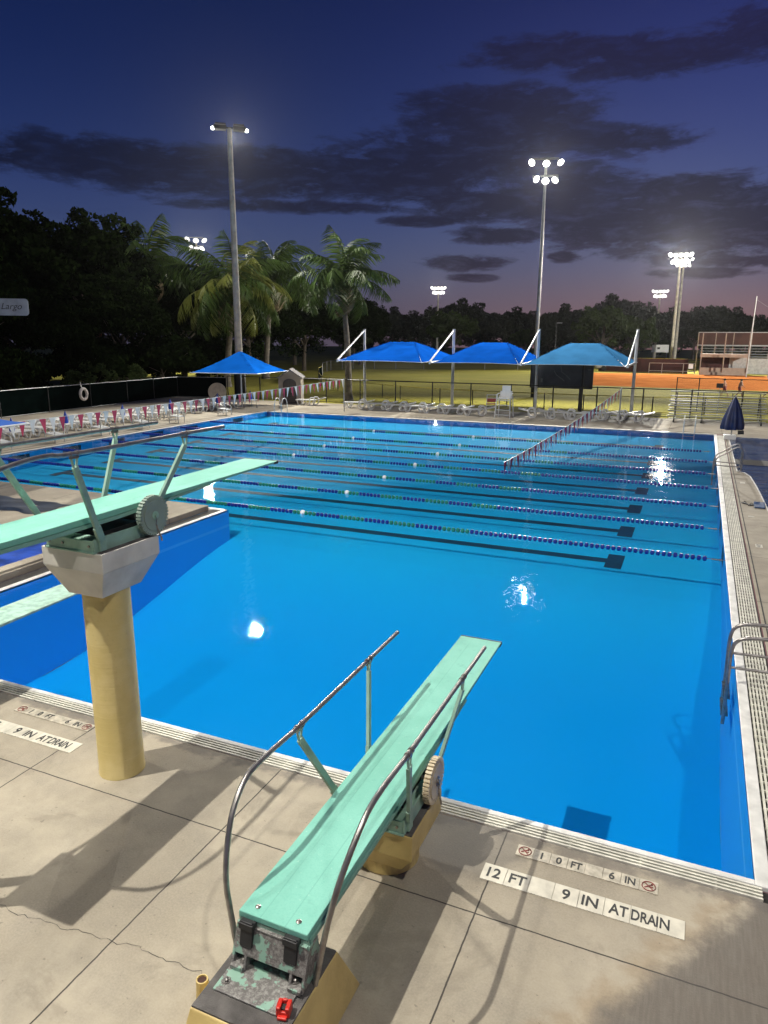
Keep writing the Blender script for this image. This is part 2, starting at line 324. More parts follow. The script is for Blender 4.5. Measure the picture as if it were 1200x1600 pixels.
M = dict(
    deck=deck_material(), water=water_material(), basin=pool_material(), grass=grass_material(), board=board_material(),
    column=column_material(), cast=cast_material(),
    mint=mat('mint_frame_paint', (.27,.43,.35), .45, 0, .12, 5), mintd=mat('mint_side_paint', (.20,.40,.33), .6, 0, .1, 3),
    steel=mat('brushed_steel', (.34,.32,.305), .34, .85, .15, 14), steeld=mat('weathered_steel', (.36,.33,.31), .36, .9, .2, 14),
    white=mat('white_plastic', (.78,.78,.76), .4, 0, .05, 3), whitep=mat('white_painted_steel', (.70,.71,.70), .4, 0, .07, 3),
    coping=mat('white_coping', (.72,.71,.68), .45, 0, .12, 4, .1), grate=mat('cream_grating', (.66,.64,.55), .5, 0, .14, 5),
    dark=mat('dark_gap', (.035,.032,.03), .8, 0, .2, 8), black=mat('black_rubber', (.02,.02,.022), .55, 0, .2, 8),
    blk=mat('black_coated_steel', (.012,.012,.013), .4, 0, .1, 8), yel=mat('yellow_plinth_paint', (.60,.46,.18), .55, 0, .14, 3, .15, 30, c2=(.50,.37,.14)),
    plinth=mat('dark_grip_top', (.115,.105,.10), .8, 0, .22, 7, .4, 90), cap=mat('white_cap_paint', (.66,.63,.58), .6, 0, .1, 3, .1),
    tan=mat('tan_wheel_plastic', (.60,.50,.34), .5, 0, .1, 4), greyg=mat('grey_green_wheel', (.26,.33,.28), .5, 0, .1, 4),
    tile=mat('marker_tile', (.66,.62,.52), .35, 0, .1, 8), tileb=mat('worn_marker_tile', (.50,.45,.36), .5, 0, .2, 14),
    ink=mat('black_ink', (.03,.03,.03), .6, 0, .2, 30), redink=mat('worn_red_ink', (.25,.06,.05), .6, 0, .3, 40),
    red=mat('red_plastic', (.62,.03,.02), .35, 0, .1, 8), bluef=mat('blue_float', (.004,.02,.24), .35, 0, .1, 8), greenf=mat('green_float', (.006,.20,.13), .35, 0, .1, 8),
    fwhite=mat('white_float', (.8,.8,.8), .35, 0, .05, 8), pwhite=mat('white_pennant', (.78,.80,.80), .6, 0, .05, 3, trans=.3), pred=mat('red_pennant', (.55,.05,.13), .6, 0, .1, 3, trans=.3),
    shade=mat('royal_blue_fabric', (.003,.075,.40), .9, 0, .1, 1.2, .1, 60, trans=.12, spec=.0), shade2=mat('sky_blue_fabric', (.045,.19,.40), .8, 0, .08, 1.2, .1, 60, trans=.12, spec=.0),
    navy=mat('navy_fabric', (.004,.016,.085), .55, 0, .25, 3, .2, 20), tarp=mat('blue_vinyl', (.02,.07,.38), .4, 0, .3, 2.5, .8, 5),
    pole=mat('concrete_pole', (.70,.65,.52), .75, 0, .12, 3), gal=mat('galvanised_steel', (.42,.42,.41), .45, .5, .1, 4),
    bark=mat('grey_bark', (.11,.09,.07), .9, 0, .25, 5, .6, 20), palmbark=mat('palm_bark', (.16,.14,.11), .9, 0, .2, 4, .6, 16),
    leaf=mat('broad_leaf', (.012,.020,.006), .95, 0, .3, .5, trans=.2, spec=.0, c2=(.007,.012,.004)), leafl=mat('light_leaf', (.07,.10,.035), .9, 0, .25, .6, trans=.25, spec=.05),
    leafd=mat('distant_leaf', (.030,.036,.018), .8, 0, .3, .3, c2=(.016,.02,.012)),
    frond=mat('palm_frond', (.050,.085,.018), .5, 0, .3, .8, trans=.25, spec=.25), frond_lit=mat('floodlit_frond', (.15,.17,.028), .5, 0, .2, .8, trans=.3), frondd=mat('dry_frond', (.22,.17,.10), .8, 0, .2, 2),
    clay=mat('orange_clay', (.48,.175,.055), .95, 0, .16, .5, c2=(.38,.125,.035), det=8, spec=0), maroon=mat('maroon_screen', (.05,.013,.012), .8, 0, .15, 1.5),
    screen=mat('dark_windscreen', (.0025,.0055,.0050), 1.0, 0, .2, 1.5, spec=0), shed=mat('tan_resin_wall', (.34,.29,.23), .7, 0, .08, 2), shedr=mat('grey_resin_roof', (.20,.19,.19), .7, 0, .1, 3),
    sheddoor=mat('brown_resin_door', (.06,.05,.045), .6, 0, .1, 3), sboard=mat('scoreboard_back', (.085,.088,.10), .6, 0, .2, 1.2), sline=mat('faded_grey_mark', (.19,.195,.21), .6, 0, .1, 3),
    alum=mat('aluminium_plank', (.24,.25,.235), .6, .1, .08, 4), yrail=mat('yellow_fence_cap', (.55,.46,.08), .5, 0, .1, 4), tanw=mat('tan_block_wall', (.34,.26,.20), .8, 0, .1, 2),
    brown=mat('brown_screen', (.065,.026,.018), .8, 0, .15, 1), skin=mat('skin', (.42,.22,.14), .6, 0, .08, 6), skind=mat('tan_skin', (.30,.15,.09), .6, 0, .08, 6), hair=mat('dark_hair', (.02,.014,.01), .6, 0, .1, 10),
    cloth1=mat('dark_cloth', (.02,.02,.025), .8, 0, .1, 6), cloth2=mat('maroon_shorts', (.20,.04,.05), .8, 0, .1, 6), cloth3=mat('pale_towel', (.6,.6,.55), .8, 0, .1, 6),
    signw=mat('white_sign_panel', (.30,.32,.35), .5, 0, .12, 3), link=chainlink_material('black_chain_link', (.012,.012,.012), .045), linkg=chainlink_material('grey_chain_link', (.10,.10,.095), .05),
    lamp=emis('lamp_face', (1.0,.98,.90), 9), lampfar=emis('far_lamp_face', (1.0,.98,.92), 1.8), lampmid=emis('mid_lamp_face', (1.0,.98,.92), 9), lampdim=emis('small_lamp_face', (1.0,1.0,.98), 14), tank=mat('pale_trailer_skin', (.62,.58,.52), .5, 0, .05, 2),
    lane=mat('dark_lane_tile', (.004,.05,.10), .6, 0, .15, 3), ring=mat('ring_buoy', (.60,.56,.52), .5, 0, .1, 6), palelid=mat('pale_table_top', (.50,.46,.38), .5, 0, .1, 4),
)

# ------------------------------------------------------------------ camera
rows = [[0.91686171, -0.09868785, 0.38681432], [0.39917464, 0.21469552, -0.891384], [0.00492147, 0.97168233, 0.23623979]]
cam = bpy.data.cameras.new('camera'); co = bpy.data.objects.new('camera', cam); COL.objects.link(co)
CAM = Vector((-0.8318, -5.9626, 4.42))
co.matrix_world = Matrix.Translation(CAM) @ Matrix(rows).to_4x4()
cam.sensor_fit = 'VERTICAL'; cam.sensor_height = 36; cam.sensor_width = 27; cam.lens = 1121/1600*36; cam.clip_end = 3000; cam.clip_start = .05
scn.camera = co

# ------------------------------------------------------------------ world: dusk sky with clouds
def build_sky():
    w = bpy.data.worlds.new('World'); scn.world = w; w.use_nodes = True; nt = w.node_tree; L = nt.links
    bg = nt.nodes['Background']; tc = nd(nt, 'ShaderNodeTexCoord').outputs['Generated']
    sp = nd(nt, 'ShaderNodeSeparateXYZ'); L.new(tc, sp.inputs[0]); X, Y, Z = sp.outputs
    az = math_(nt, 'MULTIPLY', math_(nt, 'ARCTAN2', X, Y), 57.2958); el = math_(nt, 'MULTIPLY', math_(nt, 'ARCSINE', Z), 57.2958)
    def s2l(c): return tuple(((v/255+.055)/1.055)**2.4 if v > 10 else v/255/12.92 for v in c)
    def ramp(stops):
        r = nd(nt, 'ShaderNodeValToRGB'); r.color_ramp.interpolation = 'B_SPLINE'; e = r.color_ramp.elements
        while len(e) < len(stops): e.new(.5)
        for i, (p, c) in enumerate(stops): e[i].position = p; e[i].color = (*s2l(c), 1)
        L.new(maprange(nt, el, 0, 40, smooth=False), r.inputs[0]); return r.outputs[0]
    left = ramp([(0, (70,66,84)), (.07, (72,76,98)), (.14, (66,78,112)), (.22, (50,65,110)), (.32, (33,49,97)), (.45, (20,36,83)), (.6, (13,28,71)), (1, (8,19,52))])
    right = ramp([(0, (132,98,98)), (.06, (124,100,106)), (.12, (100,96,118)), (.2, (78,88,128)), (.3, (61,73,127)), (.42, (47,58,115)), (.55, (37,44,98)), (1, (24,28,66))])
    base = mixc(nt, maprange(nt, az, -38, 6), left, right)
    # clouds
    v = nd(nt, 'ShaderNodeCombineXYZ'); L.new(az, v.inputs[0]); L.new(el, v.inputs[1])
    n1 = noise(nt, mapping(nt, v.outputs[0], (.055, .19, 1), rot=(0,0,-.06)), 1.9, 9, .68, .5); n2 = noise(nt, mapping(nt, v.outputs[0], (.15, .5, 1), rot=(0,0,-.12)), 2.6, 8, .66, .4)
    nn = math_(nt, 'ADD', math_(nt, 'MULTIPLY', math_(nt, 'SUBTRACT', n1, .5), 3.4), math_(nt, 'MULTIPLY', math_(nt, 'SUBTRACT', n2, .5), 2.8))
    E = [(-44,11.6,11,1.5),(-33,11.3,11,1.9),(-23,11.5,10,2.1),(-15.5,15.0,8,2.0),(-17,12.6,10,2.6),(-8,13.3,6,1.2),(-4.5,8.1,9,2.5),(2,7.6,9,2.9),(-12,9.8,10,1.8),(-39,11.4,12,1.6),(-2,9.7,6,1.3),
         (-13.3,18.7,5.5,1.1),(-4.5,17.9,7,1.3),(5,18.6,7,1.8),(-15.2,7.4,3.6,.7),(-17.5,5.5,3.6,.65),(-21.2,8.4,3.4,.4),(-0.5,4.5,3.6,.42),(3.2,5.2,5,.5),(-10.2,5.8,1.4,.45),(-16.8,4.4,2,.35),(-30,9.3,9,.55)]
    mxv = None
    for a0, e0, ra, re in E:
        dx = math_(nt, 'MULTIPLY', math_(nt, 'SUBTRACT', az, a0), 1/ra); dy = math_(nt, 'MULTIPLY', math_(nt, 'SUBTRACT', el, e0), 1/re)
        q = math_(nt, 'SUBTRACT', 1.0, math_(nt, 'ADD', math_(nt, 'MULTIPLY', dx, dx), math_(nt, 'MULTIPLY', dy, dy)))
        mxv = q if mxv is None else math_(nt, 'SMOOTH_MAX', mxv, q, .35)
    cl = maprange(nt, math_(nt, 'ADD', mxv, nn), -.32, .65)
    lc = ramp([(0, (46,40,54)), (.12, (30,31,50)), (.3, (16,21,42)), (.5, (13,20,46)), (1, (12,15,42))])
    rc = ramp([(0, (84,62,72)), (.1, (50,42,58)), (.2, (35,33,54)), (.35, (28,29,52)), (.5, (36,34,68)), (1, (28,24,56))])
    cc = mixc(nt, maprange(nt, az, -42, 4), lc, rc)
    cc = mixc(nt, math_(nt, 'MULTIPLY', maprange(nt, n2, .45, .75), .35), cc, base)
    thin = maprange(nt, n1, .58, .9, 0, .18)
    c = mixc(nt, math_(nt, 'MAXIMUM', math_(nt, 'MULTIPLY', cl, .93), thin), base, cc)
    L.new(c, bg.inputs['Color']); bg.inputs['Strength'].default_value = 1.0
build_sky()

# ------------------------------------------------------------------ lights helper
def lamp(name, loc, target, power, radius=.4, ang=150, col=(1,.96,.86), blend=.6):
    l = bpy.data.lights.new(name, 'SPOT'); l.energy = power; l.shadow_soft_size = radius; l.spot_size = R(ang); l.spot_blend = blend; l.color = col; l.specular_factor = 0
    o = bpy.data.objects.new(name, l); COL.objects.link(o); o.location = loc
    d = Vector(target) - Vector(loc); o.rotation_euler = d.to_track_quat('-Z', 'Y').to_euler(); return o

# ================================================================== SETTING
def struct(name, mb, m, **k): o = mb.build(name, m, **k); o['kind'] = 'structure'; return o
def rects(lst, z):
    b = MB()
    for x0, x1, y0, y1 in lst: b.quad((x0,y0,z), (x1,y0,z), (x1,y1,z), (x0,y1,z))
    return b
DX0, DX1, DY0, DY1 = -38.5, 9.0, -30.0, 38.2
struct('ground', rects([(-330,330,DY1,330), (-330,330,-120,DY0), (-330,DX0,DY0,DY1), (DX1,330,DY0,DY1)], -.02), M['grass'])
struct('pool_deck', rects([(DX0,DX1,DY0,-.25), (DX0,-25.12,-.25,DY1), (-25.12,-12.3,-.25,9.0), (.44,DX1,-.25,DY1), (-25.12,.44,31.8,DY1)], 0), M['deck'])
b = MB(); b.quad((DX0,DY1,0),(DX1,DY1,0),(DX1,DY1,-.2),(DX0,DY1,-.2)); b.quad((DX0,DY0,0),(DX0,DY1,0),(DX0,DY1,-.2),(DX0,DY0,-.2))
struct('deck_edge', b, M['deck'])
struct('peninsula_slab', MB().box((-18.71,4.2,.07), (12.82,9.5,.14)), M['deck'], bevel=.012)
# basin
def fz(y):
    pts = [(-1,-1.95), (5.6,-1.9), (9.3,-.78), (12,-.7), (32,-.5)]
    for (a, za), (c, zc) in zip(pts, pts[1:]):
        if y <= c: return za + (zc-za)*(y-a)/(c-a)
    return -.5
def fz(y):
    q = min(1, max(0, (y-3.0)/7.5)); q = q*q*(3-2*q); return -1.95+1.22*q + (max(0, y-10)*.021)
b = MB()
b.grid(lambda u, v: (-11.9+11.9*u, 9.26*v, fz(9.26*v)), 2, 40); b.grid(lambda u, v: (-25+25*u, 9.26+22.39*v, fz(9.26+22.39*v)), 2, 30)
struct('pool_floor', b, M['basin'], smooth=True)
b = MB()
def wall(p, q, zb0, zb1): b.quad((p[0],p[1],zb0), (q[0],q[1],zb1), (q[0],q[1],-.012), (p[0],p[1],-.012))
wall((-11.9,0), (0,0), -1.97, -1.97)
YS = [0,2,3,4,5,6,7,8,9.26]
for y0, y1 in list(zip(YS, YS[1:]))+[(9.26,12),(12,31.65)]:
    wall((0,y0), (0,y1), fz(y0), fz(y1))
for y0, y1 in zip(YS, YS[1:]): wall((-11.9,y0), (-11.9,y1), fz(y0), fz(y1))
wall((-25,9.26), (-11.9,9.26), fz(9.26), fz(9.26))
for y0, y1 in ((9.26,12),(12,31.65)): wall((-25,y0), (-25,y1), fz(y0), fz(y1))
wall((-25,31.65), (0,31.65), fz(31.65), fz(31.65))
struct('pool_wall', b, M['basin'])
struct('pool_water', rects([(-11.9,0,0,9.26)], -.03).add([(-25,9.26,-.03),(0,9.26,-.03),(0,31.65,-.03),(-25,31.65,-.03)], [(0,1,2,3)]), M['water'])
# lane lines on the floor
b = MB()
for yc in (11.1, 13.82, 16.45, 19.05, 21.7, 24.4, 28.6):
    z = fz(yc)+.006; b.quad((-22.9,yc-.16,fz(yc-.16)+.006), (-2.1,yc-.16,fz(yc-.16)+.006), (-2.1,yc+.16,fz(yc+.16)+.006), (-22.9,yc+.16,fz(yc+.16)+.006))
    for xc in (-2.28, -22.75):
        b.quad((xc-.19,yc-.52,fz(yc-.52)+.010), (xc+.19,yc-.52,fz(yc-.52)+.010), (xc+.19,yc+.52,fz(yc+.52)+.010), (xc-.19,yc+.52,fz(yc+.52)+.010))
struct('lane_line', b, M['lane'])
struct('main_drain', MB().cyl((-5.6,.9,fz(.9)+.004),(-5.6,.9,fz(.9)+.012),.11,n=16), M['lane'])
# wall targets
b = MB()
for yc in (11.1, 13.82, 16.45, 19.05, 21.7, 24.4, 28.6):
    b.quad((-.004,yc-.5,-.42), (-.004,yc+.5,-.42), (-.004,yc+.5,-.12), (-.004,yc-.5,-.12)); b.quad((-24.996,yc-.5,-.42), (-24.996,yc+.5,-.42), (-24.996,yc+.5,-.12), (-24.996,yc-.5,-.12))
struct('wall_target', b, M['lane'])
# coping
b = MB(); t = .05
b.box((-5.95,-.032,-.02), (11.9,.064,.05)); b.box((.06,15.8,-.02), (.12,31.73,.05)); b.box((-11.96,4.6,-.02), (.12,9.2,.05)); b.box((-18.56,9.2,-.02), (13.1,.12,.05))
b.box((-25.06,20.5,-.02), (.12,22.6,.05)); b.box((-12.5,31.71,-.02), (25.0,.12,.05)); b.box((-25.9,-.12,-.02),(.02,.02,.02))
struct('pool_coping', b, M['coping'], bevel=.008)
# gutter grating: near side and right side
b = MB()
for k in range(4): b.box((-6.2,-.085-k*.041,-.014), (12.5+.0*k,.019,.028))
x = -12.3
while x < .1: b.box((x,-.147,-.022), (.02,.15,.02)); x += .6
for k in range(7): b.box((.150+k*.040,15.68,-.014), (.021,31.5,.028))
y = .0
while y < 31.6: b.box((.27,y,-.022), (.27,.02,.02)); y += .16
struct('gutter_grating', b, M['grate'])
b = MB(); b.box((-6.2,-.157,-.06), (12.6,.18,.03)); b.box((.28,15.7,-.06), (.31,31.9,.03)); b.box((-12.15,4.5,-.012),(.28,9.2,.02))
struct('gutter_trough', b, M['dark'])
b = MB(); b.box((.5,15.6,.006), (.02,31.0,.008)); b.box((-25.3,20.0,.004), (.03,22.5,.006)); b.box((-12.2,32.15,.004), (26,.03,.006)); b.box((-25.8,20.0,.004), (.03,22.5,.006))
struct('deck_drain_strip', b, M['dark'])
# shallow second pool on the right with a curved edge (thin water sheet over deck level)
def second_pool_material():
    m = bpy.data.materials.new('second_pool_water'); m.use_nodes = True; nt = m.node_tree; L = nt.links; p = nt.nodes['Principled BSDF']
    tc = nd(nt, 'ShaderNodeTexCoord').outputs['Object']; sp = nd(nt, 'ShaderNodeSeparateXYZ'); L.new(tc, sp.inputs[0])
    n1 = noise(nt, mapping(nt, tc, (.35, 2.2, 1)), 1.6, 5, .6, .5)
    c = mixc(nt, maprange(nt, n1, .35, .65), (.018,.045,.12), (.06,.10,.20))
    L.new(c, p.inputs['Base Color']); p.inputs['Roughness'].default_value = .12
    bp = nd(nt, 'ShaderNodeBump'); bp.inputs['Strength'].default_value = .6; bp.inputs['Distance'].default_value = .08; L.new(n1, bp.inputs['Height']); L.new(bp.outputs[0], p.inputs['Normal']); return m
edge = [(1.45,9.0),(1.30,12),(1.15,14.9),(1.10,17.2),(1.06,18.6),(.98,20.3),(.84,21.0),(.62,21.2),(.60,31.0),(8.0,31.0),(8.0,9.0)]
b = MB(); b.add([(x,y,.008) for x, y in edge], [tuple(range(len(edge)))])
struct('second_pool_water', b, second_pool_material())
b = MB()
for (p, q) in zip(edge[:8], edge[1:9]): b.beam((p[0],p[1],.012), (q[0],q[1],.012), .035, .012)
struct('second_pool_coping', b, M['coping'])
struct('second_pool_step', MB().box((4.3,23.4,.012),(7.4,1.3,.006)), M['dark'])
cr = [(-6.9,-2.70),(-6.2,-2.78),(-5.56,-2.75),(-5.33,-2.76),(-5.13,-2.74),(-4.93,-2.73),(-4.78,-2.69),(-4.62,-2.67),(-4.45,-2.67),(-4.26,-2.63),(-4.06,-2.65),(-3.88,-2.63),(-3.70,-2.62),(-3.55,-2.66)]
b = MB(); r5 = random.Random(5); f = []
for (xa, ya), (xb, yb_) in zip(cr, cr[1:]):
    for k in range(4): f.append((xa+(xb-xa)*k/4+r5.uniform(-.012,.012), ya+(yb_-ya)*k/4+r5.uniform(-.016,.016)))
for p, q in zip(f, f[1:]):
    w = r5.uniform(.0008,.0028); b.quad((p[0],p[1]-w,.003),(q[0],q[1]-w,.003),(q[0],q[1]+w,.003),(p[0],p[1]+w,.003))
struct('deck_crack', b, M['dark'])
# clay infield
cl = [(-13.5,70),(-12,67.3),(-4,66.6),(6,66.4),(16,66.8),(30,70),(42,80),(46,96),(20,97),(-6,96.3),(-15,95.2),(-17,88),(-16,78)]
b = MB(); b.add([(x,y,-.014) for x, y in cl], [tuple(range(len(cl)))]); struct('clay_infield', b, M['clay'])

# ================================================================== DEPTH MARKERS
def marker(name, x0, y, w, h, words, label, m, ink, symbols=False, group='depth marker tile rows'):
    t = thing(name, label, 'depth marker', (x0,y,.004), 0, group)
    n = len(words)
    for i, wd in enumerate(words):
        MB().box((w*(i+.5),0,0), (w-.004,h,.006)).build('tile', m, t)
        if wd == 'X':
            ring = [(w*(i+.5)+.38*h*math.cos(a*PI/12), .38*h*math.sin(a*PI/12), .005) for a in range(24)]
            g = MB().tube(ring, .0045, 5, True); c = w*(i+.5)
            g.beam((c-.27*h,.27*h,.005), (c+.27*h,-.27*h,.005), .008, .004); g.tube([(c-.22*h,-.16*h,.005),(c-.02*h,.02*h,.005),(c+.12*h,.12*h,.005)], .006, 5); g.tube([(c-.02*h,.02*h,.005),(c+.1*h,-.06*h,.005),(c+.24*h,-.02*h,.005)], .005, 5); g.ico((c+.17*h,.18*h,.005), .010)
            g.build('no_diving_symbol', M['redink'], t)
        elif wd:
            text(wd[0], h*.80, ink, t, (w*(i+.5)+wd[1]*w,-.003,.0042), sx=wd[2] if len(wd) > 2 else .88, off=.0030)
    return t
rowA = ['X',('1',0),('0',0),('FT',0,.8),'',('6',0),('IN',0,.8),'X']
rowB = [('12',-.05),('FT',0),'',('9',0),('IN',-.05),('AT',.06,.72),('DRA',-.02,.60),('IN',-.30,.68)]
marker('depth_marker', -1.92, -.447, .1475, .14, rowA, 'worn small tiles reading 10 FT 6 IN by the gutter, right of the cream wheel', M['tileb'], M['ink'], True)
marker('depth_marker', -2.13, -.82, .2005, .196, rowB, 'clean large tiles reading 12 FT 9 IN AT DRAIN, right of the low board', M['tile'], M['ink'])
marker('depth_marker', -8.08, -.447, .1475, .14, rowA, 'worn small tiles reading 10 FT 6 IN left of the yellow column', M['tileb'], M['ink'], True)
marker('depth_marker', -8.34, -.83, .2005, .196, rowB, 'clean large tiles ending AT DRAIN, left of the yellow column', M['tile'], M['ink'])
for k, (y, wds, lb) in enumerate([(18.9, ['',''], 'small pale deck tile near the far end of the right gutter'), (11.1, [('4',0),('FT',0,.7)], 'pale marker tiles on the right deck beside the first lane'), (14.1, [''], 'single pale tile on the right deck past the blue kickboard')]):
    t = marker('deck_tile', 0, 0, .14, .14, wds, lb, M['tile'], M['ink'], group='marker tiles on the right deck'); t.location = (.70,y,.004); t.rotation_euler = (0,0,PI/2)
for x, lb in ((-15.1,'far deck depth marking under the second blue canopy'), (-10.2,'far deck depth marking before the sky blue canopy')):
    t = thing('depth_marker', lb, 'depth marker', (x,32.5,.004), 0, 'painted depth markings on the far deck')
    MB().box((0,0,0), (1.3,.3,.006)).build('tile', M['tile'], t); text('3 FT 6 IN', .26, M['ink'], t, (0,0,.005), off=.004)

# ================================================================== SPRINGBOARDS
def hexpoly(w, l): return [(-w/2,-l/2),(w/2,-l/2),(w/2,l/2),(-w/2,l/2)]
def springboard(t, bz, low, wheelmat, full=True):
    """t sits on the deck under the fulcrum; board top at height bz; x=0 centre line; y is absolute offset"""
    yb, yt = -1.85, 2.82     # tail and tip relative to fulcrum centre (-.95)
    tilt = .012
    # board: flat top, thin tip, ribbed underside
    def zt(y): return bz + (y-yb)*tilt*.6
    prof = [(yb,zt(yb)-.045),(yb,zt(yb)),(yt,zt(yt)),(yt,zt(yt)-.022),(1.4,zt(1.4)-.034),(0,zt(0)-.06),(-.8,zt(-.8)-.06)]
    MB().xprism(prof, -.25, .25).build('board', M['board'], t, bevel=.006)
    bd = t.children[-1]
    s = MB()
    for sx in (-1, 1):
        s.xprism([(yb+.02,zt(yb)-.075),(yb+.02,zt(yb)-.046),(-.8,zt(-.8)-.062),(0,zt(0)-.062),(1.4,zt(1.4)-.036),(1.4,zt(1.4)-.05),(0,zt(0)-.095),(-.8,zt(-.8)-.095)], sx*.249-.014, sx*.249+.014)
    s.build('side_rib', M['mintd'], bd)
    MB().box((0,yt+.006,zt(yt)-.014), (.5,.012,.035)).box((-.244,yt-.03,zt(yt)-.018), (.018,.09,.03)).box((.244,yt-.03,zt(yt)-.018), (.018,.09,.03)).build('tip_guard', M['black'], bd)
    for sx in (-.15, .15):
        MB().lathe([(.018,0),(.018,.006),(.008,.011)], (sx,yb+.07,zt(yb)), 10).build('bolt', M['steeld'], bd, smooth=True)
    # fulcrum frame: open box of side plates, carriage, rear plate
    f0, f1 = bz-.33, bz-.205
    g = MB()
    for sx in (-1, 1): g.box((sx*.29,.03,(f0+f1)/2+.01), (.018,.82,f1-f0))
    g.box((0,-.375,(f0+f1)/2), (.56,.018,f1-f0-.01)); g.box((0,.43,(f0+f1)/2-.02), (.56,.018,.09)); g.box((0,.03,f0+.008), (.60,.86,.016))
    g.build('fulcrum_frame', M['mint'], t, bevel=.004)
    fr = t.children[-1]
    bl = MB()
    for sx in (-.24,-.08,.24):
        for yy in (-.387,): bl.cyl((sx,yy,f0+.07), (sx,yy-.012,f0+.07), .012, n=8)
    bl.build('bolt', M['steeld'], fr)
    MB().cyl((-.26,.23,bz-.115), (.26,.23,bz-.115), .045, n=14).box((0,.05,bz-.20),(.42,.5,.04)).build('fulcrum_roller', M['black'], t, smooth=True)
    # toothed wheel on the right side
    wy, wz = (.33, bz-.115) if not low else (.14, bz-.13)
    w = MB(); n = 36; prof = []
    for k in range(n*2):
        a = PI*k/n; r = .195 if k % 2 else .176; prof.append((wy+r*math.cos(a), wz+r*math.sin(a)))
    # hub disc plus teeth ring
    nn = len(prof); x0, x1 = .33, .385
    vs = [(x0,y,z) for y, z in prof] + [(x1,y,z) for y, z in prof]
    # widen teeth into square blocks
    w.add([], [])
    for k in range(n):
        a = 2*PI*k/n; c0, s0 = math.cos(a), math.sin(a)
        w.add([(x, wy+rr*math.cos(a+da), wz+rr*math.sin(a+da)) for x in (x0,x1) for rr in (.165,.2) for da in (-.055,.055)], [(0,1,3,2),(6,7,5,4),(0,4,5,1),(3,7,6,2),(1,5,7,3),(2,6,4,0)])
    w.cyl((x0,wy,wz), (x1-.002,wy,wz), .183, n=36); w.cyl((x1-.004,wy,wz), (x1+.006,wy,wz), .15, n=30)
    w.build('fulcrum_wheel', wheelmat, t); wh = t.children[-1]
    MB().cyl((.25,wy,wz), (x1+.03,wy,wz), .02, n=10).cyl((x1+.004,wy,wz), (x1+.014,wy,wz), .042, n=14).build('axle', M['mint'] if not low else M['steeld'], wh, smooth=True)
    ch = MB(); pts = []
    for k in range(16):
        q = k/15; pts.append((x1+.022+.004*(k % 2), wy-.02*math.sin(q*5)+(.05 if low else .03)*q, wz-.02-q*.25))
    for k in range(15): ch.beam(pts[k], pts[k+1], .016 if k % 2 else .006, .006 if k % 2 else .016)
    ch.build('chain', M['steeld'], wh)
    # guard rails with forked posts
    rz_ = bz + .64; RX = .455
    foot = bz-.50
    for sx in (-1, 1):
        X = sx*RX
        if low: path = [(sx*.285,-1.83,bz-.37),(sx*.33,-1.82,bz-.12),(sx*.375,-1.80,bz+.13),(sx*.41,-1.72,bz+.34),(sx*.44,-1.60,bz+.51),(X,-1.42,bz+.63),(X,-1.2,bz+.655),(X,-.85,bz+.645),(X,-.68,rz_),(X,.55,rz_),(X,1.28,rz_)]
        else: path = [(sx*.285,-1.83,bz-.30),(sx*.33,-1.84,bz-.1),(sx*.38,-1.84,bz+.13),(sx*.42,-1.78,bz+.32),(sx*.44,-1.66,bz+.49),(X,-1.45,bz+.60),(X,-1.15,bz+.65),(X,-.9,bz+.66),(X,-.65,rz_),(X,.75,rz_),(X,1.42,rz_)]
        # smooth the path (Catmull-Rom)
        P = [Vector(p) for p in path]; sm = []
        for i in range(len(P)-1):
            a, b_, c, d = P[max(i-1,0)], P[i], P[i+1], P[min(i+2,len(P)-1)]
            for q in range(5):
                u = q/5; sm.append(.5*((2*b_)+(c-a)*u+(2*a-5*b_+4*c-d)*u*u+(3*b_-a-3*c+d)*u**3))
        sm.append(P[-1])
        MB().tube(sm, .0195, 12).build('guard_rail', M['steel'], t, smooth=True); gr = t.children[-1]
        y1, y2 = (-.70, .58) if low else (-.66, .76)
        for (yj, yb2) in ((y1,-.30),(y2,.30 if not low else .26)):
            top = Vector((X,yj,rz_-.11)); bot = Vector((sx*.31,yb2,f1-.02)); 
            p = MB()
            mid = top.lerp(bot, .8)
            p.beam(bot+Vector((0,0,-.09)), bot+Vector((0,0,.03)), .080, .034, up=(1,0,0)); p.beam(bot, mid, .074, .034, up=(1,0,0)); p.beam(mid, top, .056, .030, up=(1,0,0))
            for dy in (-.035, .035): p.tube([top+Vector((0,0,-.05)), top+Vector((0,dy*.7,.04)), Vector((X,yj+dy,rz_-.018))], .011, 6)
            p.build('post', M['mint'], gr, bevel=.003)
        for yj in (y1, y2):
            c = MB()
            for dy in (-.035, .035): c.cyl((X,yj+dy-.009,rz_), (X,yj+dy+.009,rz_), .026, n=12)
            c.box((X,yj,rz_-.03), (.02,.09,.02)); c.build('clamp', M['steeld'], gr)
    return bd

